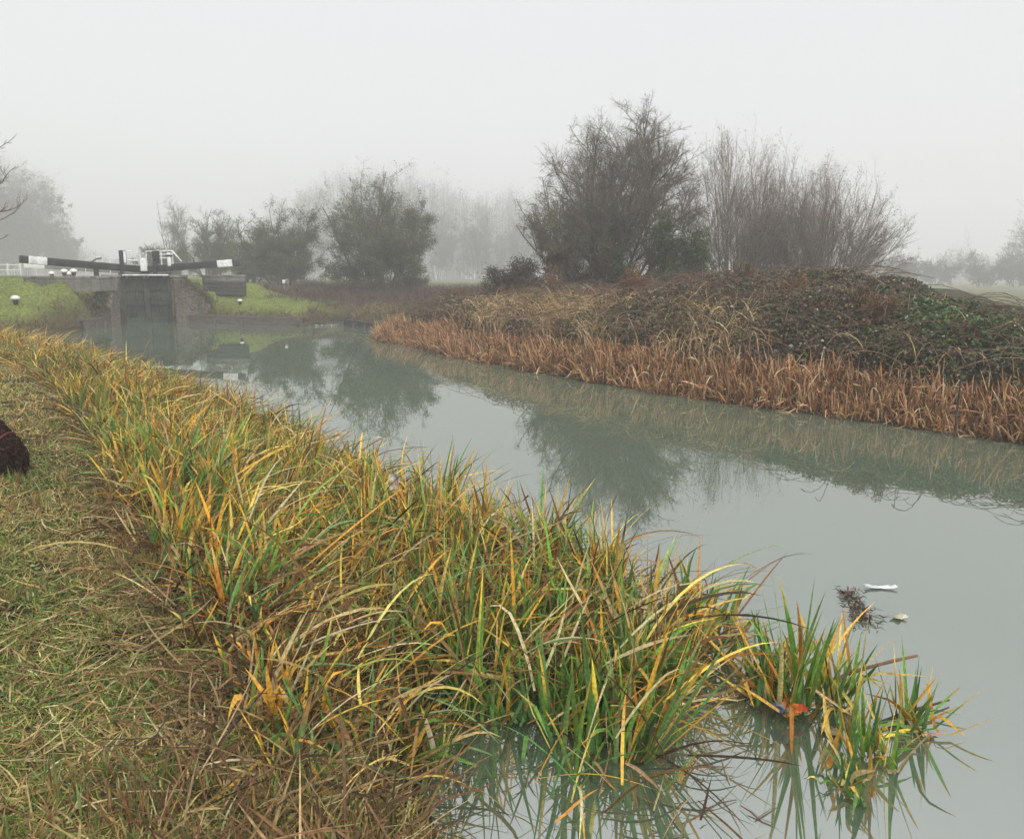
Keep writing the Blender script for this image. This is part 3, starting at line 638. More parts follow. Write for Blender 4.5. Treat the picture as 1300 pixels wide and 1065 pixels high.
for k, (px, Y_, w_, h_, lab) in enumerate(((590, 100, 6, 13, 'leftmost of the pale birches in the misty gap'), (622, 104, 5.5, 12.6, 'second pale birch from the left in the misty gap'), (650, 98, 6, 12.5, 'third pale birch, half behind the hawthorn twigs'), (605, 90, 4.5, 11.5, 'pale birch in front of the gap row, with light slanting stems'), (672, 102, 6, 12, 'rightmost pale birch, mostly behind the hawthorn'))):
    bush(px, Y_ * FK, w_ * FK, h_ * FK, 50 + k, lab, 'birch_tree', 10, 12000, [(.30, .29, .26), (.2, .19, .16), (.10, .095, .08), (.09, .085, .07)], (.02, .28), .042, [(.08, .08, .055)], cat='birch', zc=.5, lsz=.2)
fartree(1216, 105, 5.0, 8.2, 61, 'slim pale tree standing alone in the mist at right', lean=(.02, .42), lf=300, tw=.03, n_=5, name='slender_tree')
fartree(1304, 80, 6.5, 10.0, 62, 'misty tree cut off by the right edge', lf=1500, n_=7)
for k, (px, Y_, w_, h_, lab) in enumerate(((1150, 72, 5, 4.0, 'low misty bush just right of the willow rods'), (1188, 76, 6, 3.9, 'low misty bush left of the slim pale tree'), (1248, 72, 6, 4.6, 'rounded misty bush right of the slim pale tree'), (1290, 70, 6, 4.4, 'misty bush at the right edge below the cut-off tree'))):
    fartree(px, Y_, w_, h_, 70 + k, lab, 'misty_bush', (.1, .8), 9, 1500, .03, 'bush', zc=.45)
# far wood: many pale stems and twiggy tops dissolving in the mist, reads as one mass
gw = np.random.default_rng(77); NW = 2600; pxw = gw.uniform(-140, 1420, NW); Yw = gw.uniform(240, 310, NW)
topy = np.interp(pxw, [-140, 0, 70, 110, 150, 190, 260, 330, 380, 430, 520, 560, 600, 660, 760, 900, 1120, 1160, 1210, 1260, 1320, 1420], [190, 205, 240, 312, 334, 326, 300, 282, 250, 232, 226, 240, 248, 258, 280, 300, 328, 334, 334, 330, 318, 310])
topy = topy + 14 * (vnoise(pxw * .03, pxw * 0, 1.) - .5) * 2 + gw.uniform(-4, 14, NW); Xw = (pxw - CXP) / F * Yw; zg_ = height(Xw, Yw)[0]; ztp = EYE + (HOR - topy) * Yw / F; Hw = np.maximum(ztp - zg_, 1.5)
Pw = walk(np.column_stack([Xw, Yw, zg_ - .1]), np.column_stack([gw.normal(0, .06, NW), gw.normal(0, .06, NW), np.ones(NW)]), Hw, 6, .03, .03, gw)
Rw = (.02 + .004 * Hw)[:, None] * np.linspace(1, .2, 6)[None]; Bw, Rb_ = kids(Pw, Rw, 14, (.08, .99), .55, .2, .28, 4, .08, .08, .07, gw)
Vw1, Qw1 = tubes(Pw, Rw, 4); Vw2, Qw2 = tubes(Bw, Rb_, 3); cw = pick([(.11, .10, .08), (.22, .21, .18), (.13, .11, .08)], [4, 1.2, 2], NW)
lp = Bw[:, 1:].reshape(-1, 3); lp = lp[gw.integers(0, len(lp), 150000)] + gw.normal(0, .5, (150000, 3)); lv_ = leaves(lp, gw.uniform(.2, .6, 150000), .1, .6, pick([(.14, .135, .10), (.12, .125, .085)], [1, 1], 150000))
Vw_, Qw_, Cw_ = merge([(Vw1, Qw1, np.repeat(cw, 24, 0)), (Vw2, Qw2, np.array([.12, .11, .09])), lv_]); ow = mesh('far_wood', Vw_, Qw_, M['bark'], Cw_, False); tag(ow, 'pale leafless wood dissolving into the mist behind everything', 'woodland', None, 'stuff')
# tree beyond the left edge whose branch end shows
l = gloc(-86, 27)
tree('overhanging_tree', l, dict(n=5, spread=.3, lean=(.1, .5), len=(6.5, 8.5), r=.09, K=8, wig=.07, up=.02, bias=(.12, 0, 0)),
     [(9, (.3, .95), .9, .2, .45, 7, .12, .10, .03), (6, (.3, .98), .7, .25, .5, 6, .14, .12, .022), (5, (.2, .98), .7, .3, .5, 4, .16, .1, .012)],
     (.4, 0, 5.4, 3.0, 3.3, 3.4), [(.13, .09, .075), (.14, .095, .08), (.15, .10, .085), (.15, .10, .085)], 'tree off the left edge with bare reddish branch ends poking into view', seed=83)
#PART3
# ------------------------------------------------------------------ far bank growth
def along(pts, N, ys=None):
    """random points along a polyline -> pos, unit tangent"""
    P = np.array(pts, float); d = np.diff(P, axis=0); ln = np.linalg.norm(d, axis=1); c = np.concatenate([[0], np.cumsum(ln)])
    u = rng.uniform(0, c[-1], N); i = np.clip(np.searchsorted(c, u) - 1, 0, len(ln) - 1); f = (u - c[i]) / ln[i]
    return P[i] + d[i] * f[:, None], d[i] / ln[i][:, None]
FL = far_line[:11]
FLn = FL[:9] + [ground0(1420, 578)]
# dead reed fringe
N = 17000
p, t_ = along(FLn, N); nl = np.stack([-t_[:, 1], t_[:, 0]], -1)   # landward side?
sg = 1.0 if shore(p[:1, 0] + nl[:1, 0] * .5, p[:1, 1] + nl[:1, 1] * .5)[0] > 0 else -1.0
off = rng.beta(1.6, 2.4, N) * 1.25 - .40 + .8 * (vnoise(p[:, 0], p[:, 1], .9) - .5)
b2 = p + nl * sg * off[:, None]; zb = height(b2[:, 0], b2[:, 1])[0]; zb = np.maximum(zb, -.05)
az = rng.uniform(0, 2 * np.pi, N); toward = rng.random(N) < .45
az = np.where(toward, np.arctan2(-nl[:, 1] * sg, -nl[:, 0] * sg) + rng.normal(0, .7, N), az)
lnn = rng.uniform(.25, .74, N) * (.42 + 1.0 * vnoise(b2[:, 0] + 7, b2[:, 1], 1.4)); kt = np.where(rng.random(N) < .55, rng.uniform(.25, .85, N), 2.0)
cols = pick([(.48, .27, .13), (.32, .16, .07), (.64, .45, .27), (.11, .055, .028), (.30, .20, .08)], [4, 3.6, 2.0, 4.0, 1.2], N)
V, Q, C = blades(np.column_stack([b2, zb]), az, np.abs(rng.normal(.36, .36, N)), lnn, rng.uniform(.012, .030, N), rng.normal(.25, .3, N), cols, cols * 1.15, 6, kt, rng.uniform(.7, 2.3, N), np.maximum(zb, 0), .12)
o = mesh('dead_reeds', V, Q, M['blade'], C); tag(o, 'fringe of broken brown dead reeds along the far waterline', 'reeds', None, 'stuff')
# brambles over the bank
def bank_pts(N, s0, s1, pxlo=480, pxhi=1420):
    p, t_ = along(FLn, N); nl = np.stack([-t_[:, 1], t_[:, 0]], -1) * sg
    s_ = s0 + (s1 - s0) * rng.random(N) ** .95; q = p + nl * s_[:, None]; return q, s_
def thick(x, y): return .06 + .68 * vnoise(x, y, .55, 3) ** 1.5 + .25 * vnoise(x + 30, y, 2.2, 2)
N = 380000
q, s_ = bank_pts(N, .7, 15)
zt = height(q[:, 0], q[:, 1])[0]; pxq, _ = project(q[:, 0], q[:, 1], zt)
k = (pxq > 470) & (pxq < 1400) & (rng.random(N) < np.clip((26 / np.maximum(q[:, 1], 5)) ** .7, 0, 1)); q, s_, zt, pxq = q[k], s_[k], zt[k], pxq[k]; N = len(q)
th = thick(q[:, 0], q[:, 1]) * sstep(.2, 1.6, s_) * (1 - .45 * sstep(5, 15, s_)) * (1.0 - .8 * sstep(1120, 1260, pxq) * sstep(3, 6, s_))
zz = zt + th * rng.random(N) ** .45
gm = vnoise(q[:, 0], q[:, 1], .35) + .25 * (vnoise(q[:, 0] + 4, q[:, 1], 1.4) - .5)
right = sstep(850, 1180, pxq)
green = pick([(.07, .095, .035), (.10, .14, .045), (.11, .12, .065), (.17, .21, .06)], [5, 2, 4, .7], N)
brownl = pick([(.085, .052, .035), (.14, .09, .055), (.20, .125, .065), (.15, .13, .095)], [4, 3, 1.4, 2.5], N)
russ = pick([(.13, .07, .04), (.10, .06, .04), (.17, .11, .06), (.06, .055, .028)], [4, 4, 2, 2], N)
wg = np.clip(.22 + .65 * right * sstep(.42, .58, gm) + .15 * sstep(.4, .6, gm), 0, 1); wr = (1 - sstep(560, 860, pxq)) * .85
r1 = rng.random(N); C0 = np.where((r1 < wg)[:, None], green, np.where((rng.random(N) < wr)[:, None], russ, brownl))
# one bright nettle patch low at the right
hot = np.exp(-((pxq - 1205) / 75) ** 2 - ((s_ - 2.6) / 1.3) ** 2); C0 = np.where((rng.random(N) < hot * .8)[:, None], pick([(.09, .19, .045), (.06, .13, .035)], [1, 1], N), C0)
pale = rng.random(N) < .07; C0 = np.where(pale[:, None], pick([(.30, .30, .24), (.36, .32, .24), (.30, .24, .10)], [3, 1, 2], N), C0)
V, Q, C = leaves(np.column_stack([q, zz]), rng.uniform(.04, .095, N), .25, .65, C0)
# arching bramble stems
NS = 6000; qs, ss = bank_pts(NS, 1.0, 12); pxs_ = project(qs[:, 0], qs[:, 1], 0 * ss + 1)[0]; kq = ~((pxs_ > 1080) & (ss > 5)); qs, ss = qs[kq], ss[kq]; NS = len(qs); zs = height(qs[:, 0], qs[:, 1])[0] + thick(qs[:, 0], qs[:, 1]) * .5
a = rng.uniform(0, 6.28, NS); Ls = rng.uniform(.6, 1.9, NS); t = np.linspace(0, 1, 7)[None]
Ps = np.stack([qs[:, :1] + np.cos(a)[:, None] * Ls[:, None] * t, qs[:, 1:2] + np.sin(a)[:, None] * Ls[:, None] * t, zs[:, None] + (.15 + .3 * rng.random((NS, 1))) * np.sin(t * 2.7) * Ls[:, None] * .6], -1)
Vs, Qs = tubes(Ps, np.full((NS, 7), .006), 3); cs = np.repeat(pick([(.14, .07, .05), (.22, .15, .09), (.10, .085, .05)], [3, 2, 2], NS), 21, 0)
V, Q, C = merge([(V, Q, C), (Vs, Qs, cs)])
o = mesh('bramble_thicket', V, Q, M['leafy'], C, False); tag(o, 'tangled green and brown brambles covering the far bank mound', 'brambles', None, 'stuff')
# straw grass, drooping, on the left and middle of the far bank
N = 26000; q, s_ = bank_pts(N, .9, 6.5); zt = height(q[:, 0], q[:, 1])[0]; pxq, pyq = project(q[:, 0], q[:, 1], zt)
dens = vnoise(q[:, 0], q[:, 1], .7); pr = sstep(.40, .6, dens) * np.clip(sstep(545, 640, pxq) * sstep(1000, 850, pxq) * sstep(3.8, 1.8, s_) + .10 * sstep(1000, 1100, pxq) * sstep(4, 1, s_) + .22 * sstep(640, 500, pxq), 0, 1)
k = rng.random(N) < pr; q, s_, zt = q[k], s_[k], zt[k]; N = len(q)
cols = pick([(.56, .40, .20), (.44, .29, .13), (.28, .17, .08), (.62, .50, .28)], [3, 3, 2, 1.5], N)
V, Q, C = blades(np.column_stack([q, zt + .15]), rng.uniform(0, 6.28, N), rng.uniform(.05, .5, N), rng.uniform(.4, .85, N), rng.uniform(.010, .02, N), rng.uniform(1.0, 2.4, N), cols, cols, 7, None, None, zt, .12)
o = mesh('straw_grass', V, Q, M['blade'], C); tag(o, 'drooping straw coloured dead grass behind the far reeds', 'dead grass', None, 'stuff')
# rough growth beyond the weir stream and on the ground behind
N = 34000
xx = rng.uniform(-14, 6, N); yy = rng.uniform(27, 52, N); zt, s_ = height(xx, yy); pxq, pyq = project(xx, yy, zt)
k = (s_ > .15) & (pxq > 335) & (pxq < 690) & ~((pxq < 392) & (yy < 38.5)); xx, yy, zt, pxq = xx[k], yy[k], zt[k], pxq[k]; N = len(xx)
pk = vnoise(xx, yy, .5); c1 = pick([(.20, .16, .07), (.13, .10, .05), (.24, .19, .09)], [3, 3, 1], N); c2 = pick([(.10, .06, .045), (.13, .08, .05), (.07, .05, .035)], [3, 2, 2], N)
cols = np.where((rng.random(N) < sstep(.4, .6, pk + .25 * sstep(36, 42, yy)))[:, None], c2, c1)
hgt = rng.uniform(.12, .4, N) * (1 + 1.3 * sstep(38, 43, yy))
V, Q, C = blades(np.column_stack([xx, yy, zt]), rng.uniform(0, 6.28, N), rng.uniform(.1, .7, N), hgt, rng.uniform(.012, .03, N), rng.uniform(.2, 1.6, N), cols, cols, 5, None, None, zt, .12)
o = mesh('rough_grass', V, Q, M['blade'], C); tag(o, 'rough tan and brown dead grass beyond the weir stream', 'rough grass', None, 'stuff')
# lawn tufts around the lock
N = 60000
xx = rng.uniform(-30, -7, N); yy = rng.uniform(25, 40, N); zt, s_ = height(xx, yy); a_ = (xx - O[0]) * VA[0] + (yy - O[1]) * VA[1]; bb = (xx - O[0]) * UA[0] + (yy - O[1]) * UA[1]
k = (s_ > .1) & ~((np.abs(a_) < 1.9) & (bb > -2.4)) & ~((yy > 36.5) & (xx > -9)); xx, yy, zt, s_ = xx[k], yy[k], zt[k], s_[k]; N = len(xx)
edge = (rng.random(N) < sstep(1.0, .3, s_)) & (vnoise(xx, yy, .8) > .35); pk = vnoise(xx, yy, .9)[:, None]
lawnc = pick([(.18, .24, .06), (.24, .29, .075), (.15, .19, .05), (.29, .28, .11)], [4, 3, 2, 1.2], N); dead = pick([(.15, .085, .05), (.10, .07, .04), (.19, .14, .07)], [2, 2, 1.5], N)
cols = np.where(edge[:, None], dead, lawnc * (.75 + .5 * pk)); lnn = np.where(edge, rng.uniform(.15, .4, N), rng.uniform(.04, .11, N))
V, Q, C = blades(np.column_stack([xx, yy, zt]), rng.uniform(0, 6.28, N), rng.uniform(.1, .9, N), lnn, rng.uniform(.012, .03, N), rng.uniform(.2, 1.4, N), cols, cols, 4, None, None, zt, .1)
o = mesh('lawn', V, Q, M['blade'], C); tag(o, 'bright green lockside grass with browned edge at the water', 'lawn', None, 'stuff')
NV = len(VEG_WALL); V, Q, C = leaves(VEG_WALL, rng.uniform(.05, .12, NV), .2, .6, pick([(.12, .10, .05), (.09, .12, .04), (.14, .09, .055), (.06, .06, .03)], [3, 3, 2, 2], NV))
o = mesh('wall_plants', V, Q, M['leafy'], C, False); tag(o, 'brown and green weeds growing over the two stone wing walls', 'wall weeds', None, 'stuff')
# dock and willowherb plants with rusty seed heads
def dock(px, s_off, ht, label, seed, hue=0):
    g = np.random.default_rng(seed); P = np.array(FLn); ds = np.concatenate([[0], np.cumsum(np.linalg.norm(np.diff(P, axis=0), axis=1))])
    uu = np.linspace(0, ds[-1], 900); xx = np.interp(uu, ds, P[:, 0]); yy = np.interp(uu, ds, P[:, 1]); tx = np.gradient(xx); ty = np.gradient(yy); nn_ = np.hypot(tx, ty)
    nx, ny = -ty / nn_ * sg, tx / nn_ * sg; qx, qy = xx + nx * s_off, yy + ny * s_off; pp, _ = project(qx, qy, 0 * qx + .8); i = int(np.argmin(abs(pp - px)))
    x0, y0 = qx[i], qy[i]; z0 = hz(x0, y0); r = empty('dock_plant', (x0, y0, z0)); n_ = 12
    a = g.uniform(0, 6.28, n_); le = g.uniform(.02, .35, n_); d = np.stack([np.sin(le) * np.cos(a), np.sin(le) * np.sin(a), np.cos(le)], -1)
    S = walk(g.normal(0, .08, (n_, 3)) * [1, 1, 0], d, ht * g.uniform(.65, 1.05, n_), 7, .05, .02, g)
    B, Rb = kids(S, np.full((n_, 7), .006), 9, (.4, .98), .5, .15, .3, 4, .08, .06, .004, g)
    c_st = np.array([.14, .075, .045]); V1, Q1 = tubes(S, np.full((n_, 7), .006), 4); V2, Q2 = tubes(B, Rb, 3); V_, Q_, C_ = merge([(V1, Q1, c_st), (V2, Q2, c_st * 1.1)])
    mesh('stem', V_, Q_, M['leafy'], C_, True, r)
    pts = np.concatenate([B[:, 1:].reshape(-1, 3), S[:, 4:].reshape(-1, 3)]); ns = 2600; pl = pts[g.integers(0, len(pts), ns)] + g.normal(0, .03, (ns, 3))
    base = np.array([(.20, .10, .045), (.26, .15, .07), (.13, .07, .04)]) * (1 + hue * np.array([.2, .1, -.1]))
    V_, Q_, C_ = leaves(pl, g.uniform(.015, .04, ns), .1, .8, pick(base, [3, 2, 2], ns)); mesh('seed_head', V_, Q_, M['leafy'], C_, False, r)
    tag(r, label, 'dock plant', 'rusty seeding plants on the far bank')
for k, a in enumerate(((1112, 2.2, .95, 'tall rusty seeding dock low on the bank, below the right crest of brambles'), (1092, 3.0, .7, 'smaller rusty dock just left of the tall one at right'), (1010, 4.2, .85, 'pale rusty dock among brambles under the willow rods'),
        (942, 5.2, .8, 'orange brown dock high on the bank below the left willow'), (905, 6.8, .6, 'small orange dock nearest the green shrub'), (815, 4.6, 1.1, 'tall tawny dock below the hawthorn trunk'),
        (795, 3.4, .9, 'tawny dock just in front of the straw grass at middle'), (700, 4.2, 1.1, 'reddish dock in front of the low thorn scrub'), (640, 3.4, .9, 'reddish dock between thorn scrub and misty gap'),
        (1225, 1.9, .6, 'small rusty dock beside the bright green nettles'), (585, 3.2, .9, 'dark reddish dock on the leftmost far bank'), (540, 2.6, .8, 'brown dock nearest the stone edge'), (1040, 2.5, .6, 'short rusty dock behind the reed fringe at right of middle'))):
    dock(*a, seed=100 + k, hue=rng.uniform(-1, 1))

# ------------------------------------------------------------------ near bank: cut turf, litter, sedge
def near_nrm():
    pass
NL = near_line[3:]
def near_pts(N, lo, hi, ypow=1.7, y0=1.2, y1=26):
    """positions along the near edge, denser close to the camera; lo/hi = offset towards the water (functions of y)"""
    P = np.array(NL, float); d = np.diff(P, axis=0); ln = np.linalg.norm(d, axis=1); c = np.concatenate([[0], np.cumsum(ln)])
    u = c[-1] * rng.random(N) ** ypow; i = np.clip(np.searchsorted(c, u) - 1, 0, len(ln) - 1); f = (u - c[i]) / ln[i]
    p = P[i] + d[i] * f[:, None]; cs = np.interp(u, c, P[:, 1])
    # smooth tangent
    up = np.minimum(u + .8, c[-1]); um = np.maximum(u - .8, 0)
    tx = np.interp(up, c, P[:, 0]) - np.interp(um, c, P[:, 0]); ty = np.interp(up, c, P[:, 1]) - np.interp(um, c, P[:, 1]); nn_ = np.hypot(tx, ty)
    nx, ny = ty / nn_, -tx / nn_          # towards the water
    if shore(np.array([P[4, 0] + .8]), np.array([P[4, 1] + .3]))[0] > 0: nx, ny = nx, ny
    s_ = lo(p[:, 1]) + (hi(p[:, 1]) - lo(p[:, 1])) * rng.random(N)
    return p + np.stack([nx, ny], -1) * s_[:, None], s_, np.stack([nx, ny], -1)
outer = lambda y: np.interp(y, [0, 2.0, 2.7, 3.3, 4.3, 5.7, 9, 30], [.5, .75, 1.2, 1.95, 1.62, 1.2, 1.0, .9])
inner = lambda y: np.interp(y, [0, 2.6, 3.6, 5, 9, 30], [-.55, -.55, -.85, -.95, -1.2, -1.5])
def surf(x, y):
    z, s = height(x, y); return np.maximum(z, 0.0), z, s
GREEN = [(.13, .27, .05), (.18, .33, .055), (.095, .22, .06), (.19, .31, .11), (.27, .37, .07)]
ORNG = [(.66, .37, .05), (.78, .48, .08), (.54, .25, .04), (.74, .58, .16)]
STRAW = [(.55, .43, .21), (.42, .30, .13), (.62, .53, .30)]
BRN = [(.14, .068, .025), (.21, .11, .04), (.055, .033, .016), (.27, .155, .06)]
# clumps of upright sedge
NC = 3000
cp, cs_, cn = near_pts(NC, lambda y: inner(y), lambda y: outer(y), 1.55)
keep = seen(cp[:, 0], cp[:, 1], 0 * cp[:, 0] + .3, 160) & (cp[:, 1] > 1.9)
# leave the open water at the lower right and the gap at bottom centre thinner
ppx, ppy = project(cp[:, 0], cp[:, 1], 0 * cp[:, 0])
gap = 1.2 * np.exp(-((ppx - 600) / 70) ** 2 - ((ppy - 985) / 75) ** 2) + np.exp(-((ppx - 930) / 130) ** 2 - ((ppy - 985) / 70) ** 2) * 1.2 + .93 * (ppy > 985) * (ppx > 520) + .45 * (ppy > 930) * (ppx > 560)
keep &= rng.random(NC) > gap; keep &= ~((ppy > 1055) & (ppx > 400))
cp, cs_, cn, ppx, ppy = cp[keep], cs_[keep], cn[keep], ppx[keep], ppy[keep]; NC = len(cp)
nb = rng.integers(10, 26, NC); own = np.repeat(np.arange(NC), nb); N = len(own)
wat = (cs_ - inner(cp[:, 1])) / (outer(cp[:, 1]) - inner(cp[:, 1]))      # 0 land side, 1 water side
ch = rng.uniform(.40, .70, NC) * (.70 + .4 * sstep(0, .45, wat)) * (.55 + .9 * vnoise(cp[:, 0], cp[:, 1], 1.3)) * np.interp(cp[:, 1], [2, 3.2, 5, 9, 25], [.72, .92, 1.02, .84, .62]) * (1 - .4 * np.exp(-((ppx - 420) / 110) ** 2 - ((ppy - 930) / 110) ** 2))
cg = np.clip(vnoise(cp[:, 0] + 3, cp[:, 1], 1.1) * 1.5 - .32 + .38 * np.exp(-((ppx - 680) / 210) ** 2 - ((ppy - 880) / 130) ** 2), 0, 1)
cbr = sstep(.5, .68, vnoise(cp[:, 0] + 31, cp[:, 1] + 8, .8)) * .6 + .35 * sstep(.3, .0, wat) + .9 * np.exp(-((ppx - 430) / 100) ** 2 - ((ppy - 900) / 110) ** 2)
caz = rng.uniform(0, 6.28, NC); clean = np.abs(rng.normal(.0, .22, NC))
base = np.column_stack([cp[own] + rng.normal(0, .045, (N, 2)), np.zeros(N)])
z0, zr, _ = surf(base[:, 0], base[:, 1]); base[:, 2] = np.where(zr < 0, -.04, zr - .01)
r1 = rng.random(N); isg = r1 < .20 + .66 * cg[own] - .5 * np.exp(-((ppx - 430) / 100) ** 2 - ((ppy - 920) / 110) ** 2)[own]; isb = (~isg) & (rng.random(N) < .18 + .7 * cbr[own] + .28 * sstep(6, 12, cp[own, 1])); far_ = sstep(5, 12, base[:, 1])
cG = pick(GREEN, [4, 3, 3, 2, 1.5], N); cO = pick(ORNG, [4, 3, 2, 2], N); cS = pick(STRAW, [3, 3, 1], N); cB = pick(BRN, [3, 3, 2, 1.5], N)
c0 = np.where(isg[:, None], cG, np.where(isb[:, None], cB, np.where((rng.random(N) < .66)[:, None], cO, cS)))
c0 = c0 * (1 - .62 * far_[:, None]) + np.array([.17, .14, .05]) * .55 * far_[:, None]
c1 = np.where((rng.random(N) < .6)[:, None], pick(ORNG, [3, 3, 1, 2], N), pick(BRN, [1, 2, 1, 2], N)); c1 = np.where(isg[:, None] & (rng.random(N) < .35)[:, None], c0, c1)
vx = np.cos(caz[own]) * clean[own] * .9 + rng.normal(0, .16, N); vy = np.sin(caz[own]) * clean[own] * .9 + rng.normal(0, .16, N)
az = np.arctan2(vy, vx); lean = np.hypot(vx, vy) + np.where(isb, .25 * rng.random(N), 0)
lnn = ch[own] * rng.uniform(.55, 1.2, N) * np.where(isb, .7, 1)
bent = rng.random(N) < np.where(isb, .65, .26); kt = np.where(bent, rng.uniform(.3, .85, N), 2.0)
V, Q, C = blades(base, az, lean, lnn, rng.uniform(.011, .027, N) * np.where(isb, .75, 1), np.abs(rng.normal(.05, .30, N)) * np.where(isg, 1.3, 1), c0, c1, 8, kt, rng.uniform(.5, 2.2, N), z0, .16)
o = mesh('sedge_bed', V, Q, M['blade'], C); tag(o, 'thick bed of green, orange and brown sedge along the near water edge', 'sedge', None, 'stuff')
print('sedge blades', N)
# arched and fallen blades lying over the bed and on the water
N = 24000
q, s_, nn_ = near_pts(N, lambda y: inner(y) - .05, lambda y: outer(y) + .0, 1.9)
ppx, ppy = project(q[:, 0], q[:, 1], 0 * q[:, 0]); k = seen(q[:, 0], q[:, 1], 0 * s_, 150) & (q[:, 1] > 1.9) & ~((ppy > 1055) & (ppx > 400)) & ((ppy < 930) | (ppx < 530) | (rng.random(N) < .22)) & ~((np.abs(ppx - 600) < 75) & (ppy > 900) & (rng.random(N) < .7))
q, s_, nn_ = q[k], s_[k], nn_[k]; N = len(q); z0, zr, _ = surf(q[:, 0], q[:, 1])
lift = rng.random(N) ** 1.4 * .36 * (rng.random(N) < .75) * (s_ > inner(q[:, 1]) * .6); out_az = np.arctan2(nn_[:, 1], nn_[:, 0])
az = np.where(rng.random(N) < .45, out_az + rng.normal(0, .7, N), rng.uniform(0, 6.28, N))
c0 = np.where((rng.random(N) < .16)[:, None], pick(GREEN, [2, 2, 1, 3, 3], N), np.where((rng.random(N) < .46)[:, None], pick(BRN, [3, 3, 3, 2], N), np.where((rng.random(N) < .5)[:, None], pick(STRAW, [2, 3, 1], N), pick(ORNG, [2, 2, 2, 3], N))))
V, Q, C = blades(np.column_stack([q, z0 + lift]), az, rng.uniform(.6, 1.45, N), rng.uniform(.22, .7, N) * np.interp(q[:, 1], [2, 3.2], [.6, 1]), rng.uniform(.006, .018, N) * np.interp(q[:, 1], [2, 3.2], [.6, 1]), rng.uniform(.2, 1.2, N), c0, c0 * .9, 8, np.where(rng.random(N) < .3, rng.random(N), 2.), rng.uniform(-1, 1, N), z0, .12)
o = mesh('fallen_sedge', V, Q, M['blade'], C); tag(o, 'tangle of collapsed straw and brown sedge leaves lying in the bed', 'fallen sedge', None, 'stuff')
# brown mat of old litter on the landward side
N = 17000
q, s_, nn_ = near_pts(N, lambda y: inner(y) - np.interp(y, [2, 3, 5, 9], [.5, .35, .2, .1]), lambda y: outer(y) * .5, 2.2); ppx, ppy = project(q[:, 0], q[:, 1], 0 * s_)
k = ~((ppx > 540) & (ppy > 900)) & seen(q[:, 0], q[:, 1], 0 * s_ + .4, 100) & (q[:, 1] > 1.3) & (shore(q[:, 0], q[:, 1]) > -.8); q, s_ = q[k], s_[k]; N = len(q); z0, zr, _ = surf(q[:, 0], q[:, 1])
c0 = pick([(.14, .075, .035), (.20, .115, .05), (.075, .042, .024), (.30, .20, .09), (.42, .31, .15), (.12, .14, .05)], [4, 4, 3, 2.4, 1.3, .8], N)
V, Q, C = blades(np.column_stack([q, z0 + rng.random(N) ** 1.5 * .14]), rng.uniform(0, 6.28, N), rng.uniform(.9, 1.6, N), rng.uniform(.12, .45, N), rng.uniform(.004, .010, N), rng.uniform(-.3, .5, N), c0, c0, 6, None, None, z0, .1)
o = mesh('reed_litter', V, Q, M['blade'], C); tag(o, 'matted brown leaf litter between the mown turf and the sedge', 'litter', None, 'stuff')
# turf: short grass, mown stubble, small weeds
def land_pts(N, y0, y1, pw=1.0):
    """points on the near bank, log-spaced in distance"""
    d = np.exp(rng.uniform(math.log(y0), math.log(y1), N)) ; px = rng.uniform(-60, 640, N); x = (px - CXP) / F * d * 1.02; return x, d
def land_filter(x, y, smin):
    z, s = height(x, y); lim = -inner(y) * .55 if smin is None else smin
    k = (s > lim) & (y < 25); return x[k], y[k], z[k], s[k]
N = 210000
x, y = land_pts(N, 1.6, 24); x, y, z, s = land_filter(x, y, .12); kk = rng.random(len(x)) < .25 + .75 * sstep(.36, .5, vnoise(x + 70, y, 3.5)); x, y, z, s = x[kk], y[kk], z[kk], s[kk]; N = len(x)
pk = vnoise(x, y, 1.6); p2 = vnoise(x + 40, y, .5); far_ = sstep(5, 12, y)
gsel = rng.random(N) < np.clip(sstep(.42, .60, pk) * .6 + .18, 0, 1) * (1 - .45 * far_)
c0 = np.where(gsel[:, None], pick([(.18, .25, .05), (.26, .33, .08), (.13, .18, .04)], [3, 3, 2], N), pick([(.52, .40, .15), (.42, .28, .09), (.64, .54, .25), (.15, .09, .04)], [3, 3, 2, 2.0], N))
lnn = rng.uniform(.025, .085, N) * (1 + .8 * far_)
V, Q, C = blades(np.column_stack([x, y, z - .003]), rng.uniform(0, 6.28, N), rng.uniform(.3, 1.5, N), lnn, rng.uniform(.003, .0065, N) * (1 + 1.4 * far_), rng.uniform(0, 1.2, N), c0, c0, 4, None, None, z - .003, .1)
o = mesh('grass', V, Q, M['blade'], C); tag(o, 'short cut grass and straw clippings on the near bank', 'turf', None, 'stuff')
# long clippings lying on the turf
N = 19000; x, y = land_pts(N, 1.6, 16); x, y, z, s = land_filter(x, y, .1); N = len(x)
c0 = pick([(.46, .36, .16), (.34, .23, .09), (.18, .11, .05), (.56, .48, .26), (.16, .20, .06)], [3, 3, 2.4, 1.4, 1.2], N)
V, Q, C = blades(np.column_stack([x, y, z + rng.uniform(0, .03, N)]), rng.uniform(0, 6.28, N), rng.uniform(1.1, 1.6, N), rng.uniform(.05, .22, N), rng.uniform(.003, .008, N), rng.uniform(-.4, .5, N), c0, c0, 5, None, None, z, .1)
o = mesh('clippings', V, Q, M['blade'], C); tag(o, 'loose straw and leaf clippings lying on the near turf', 'clippings', None, 'stuff')
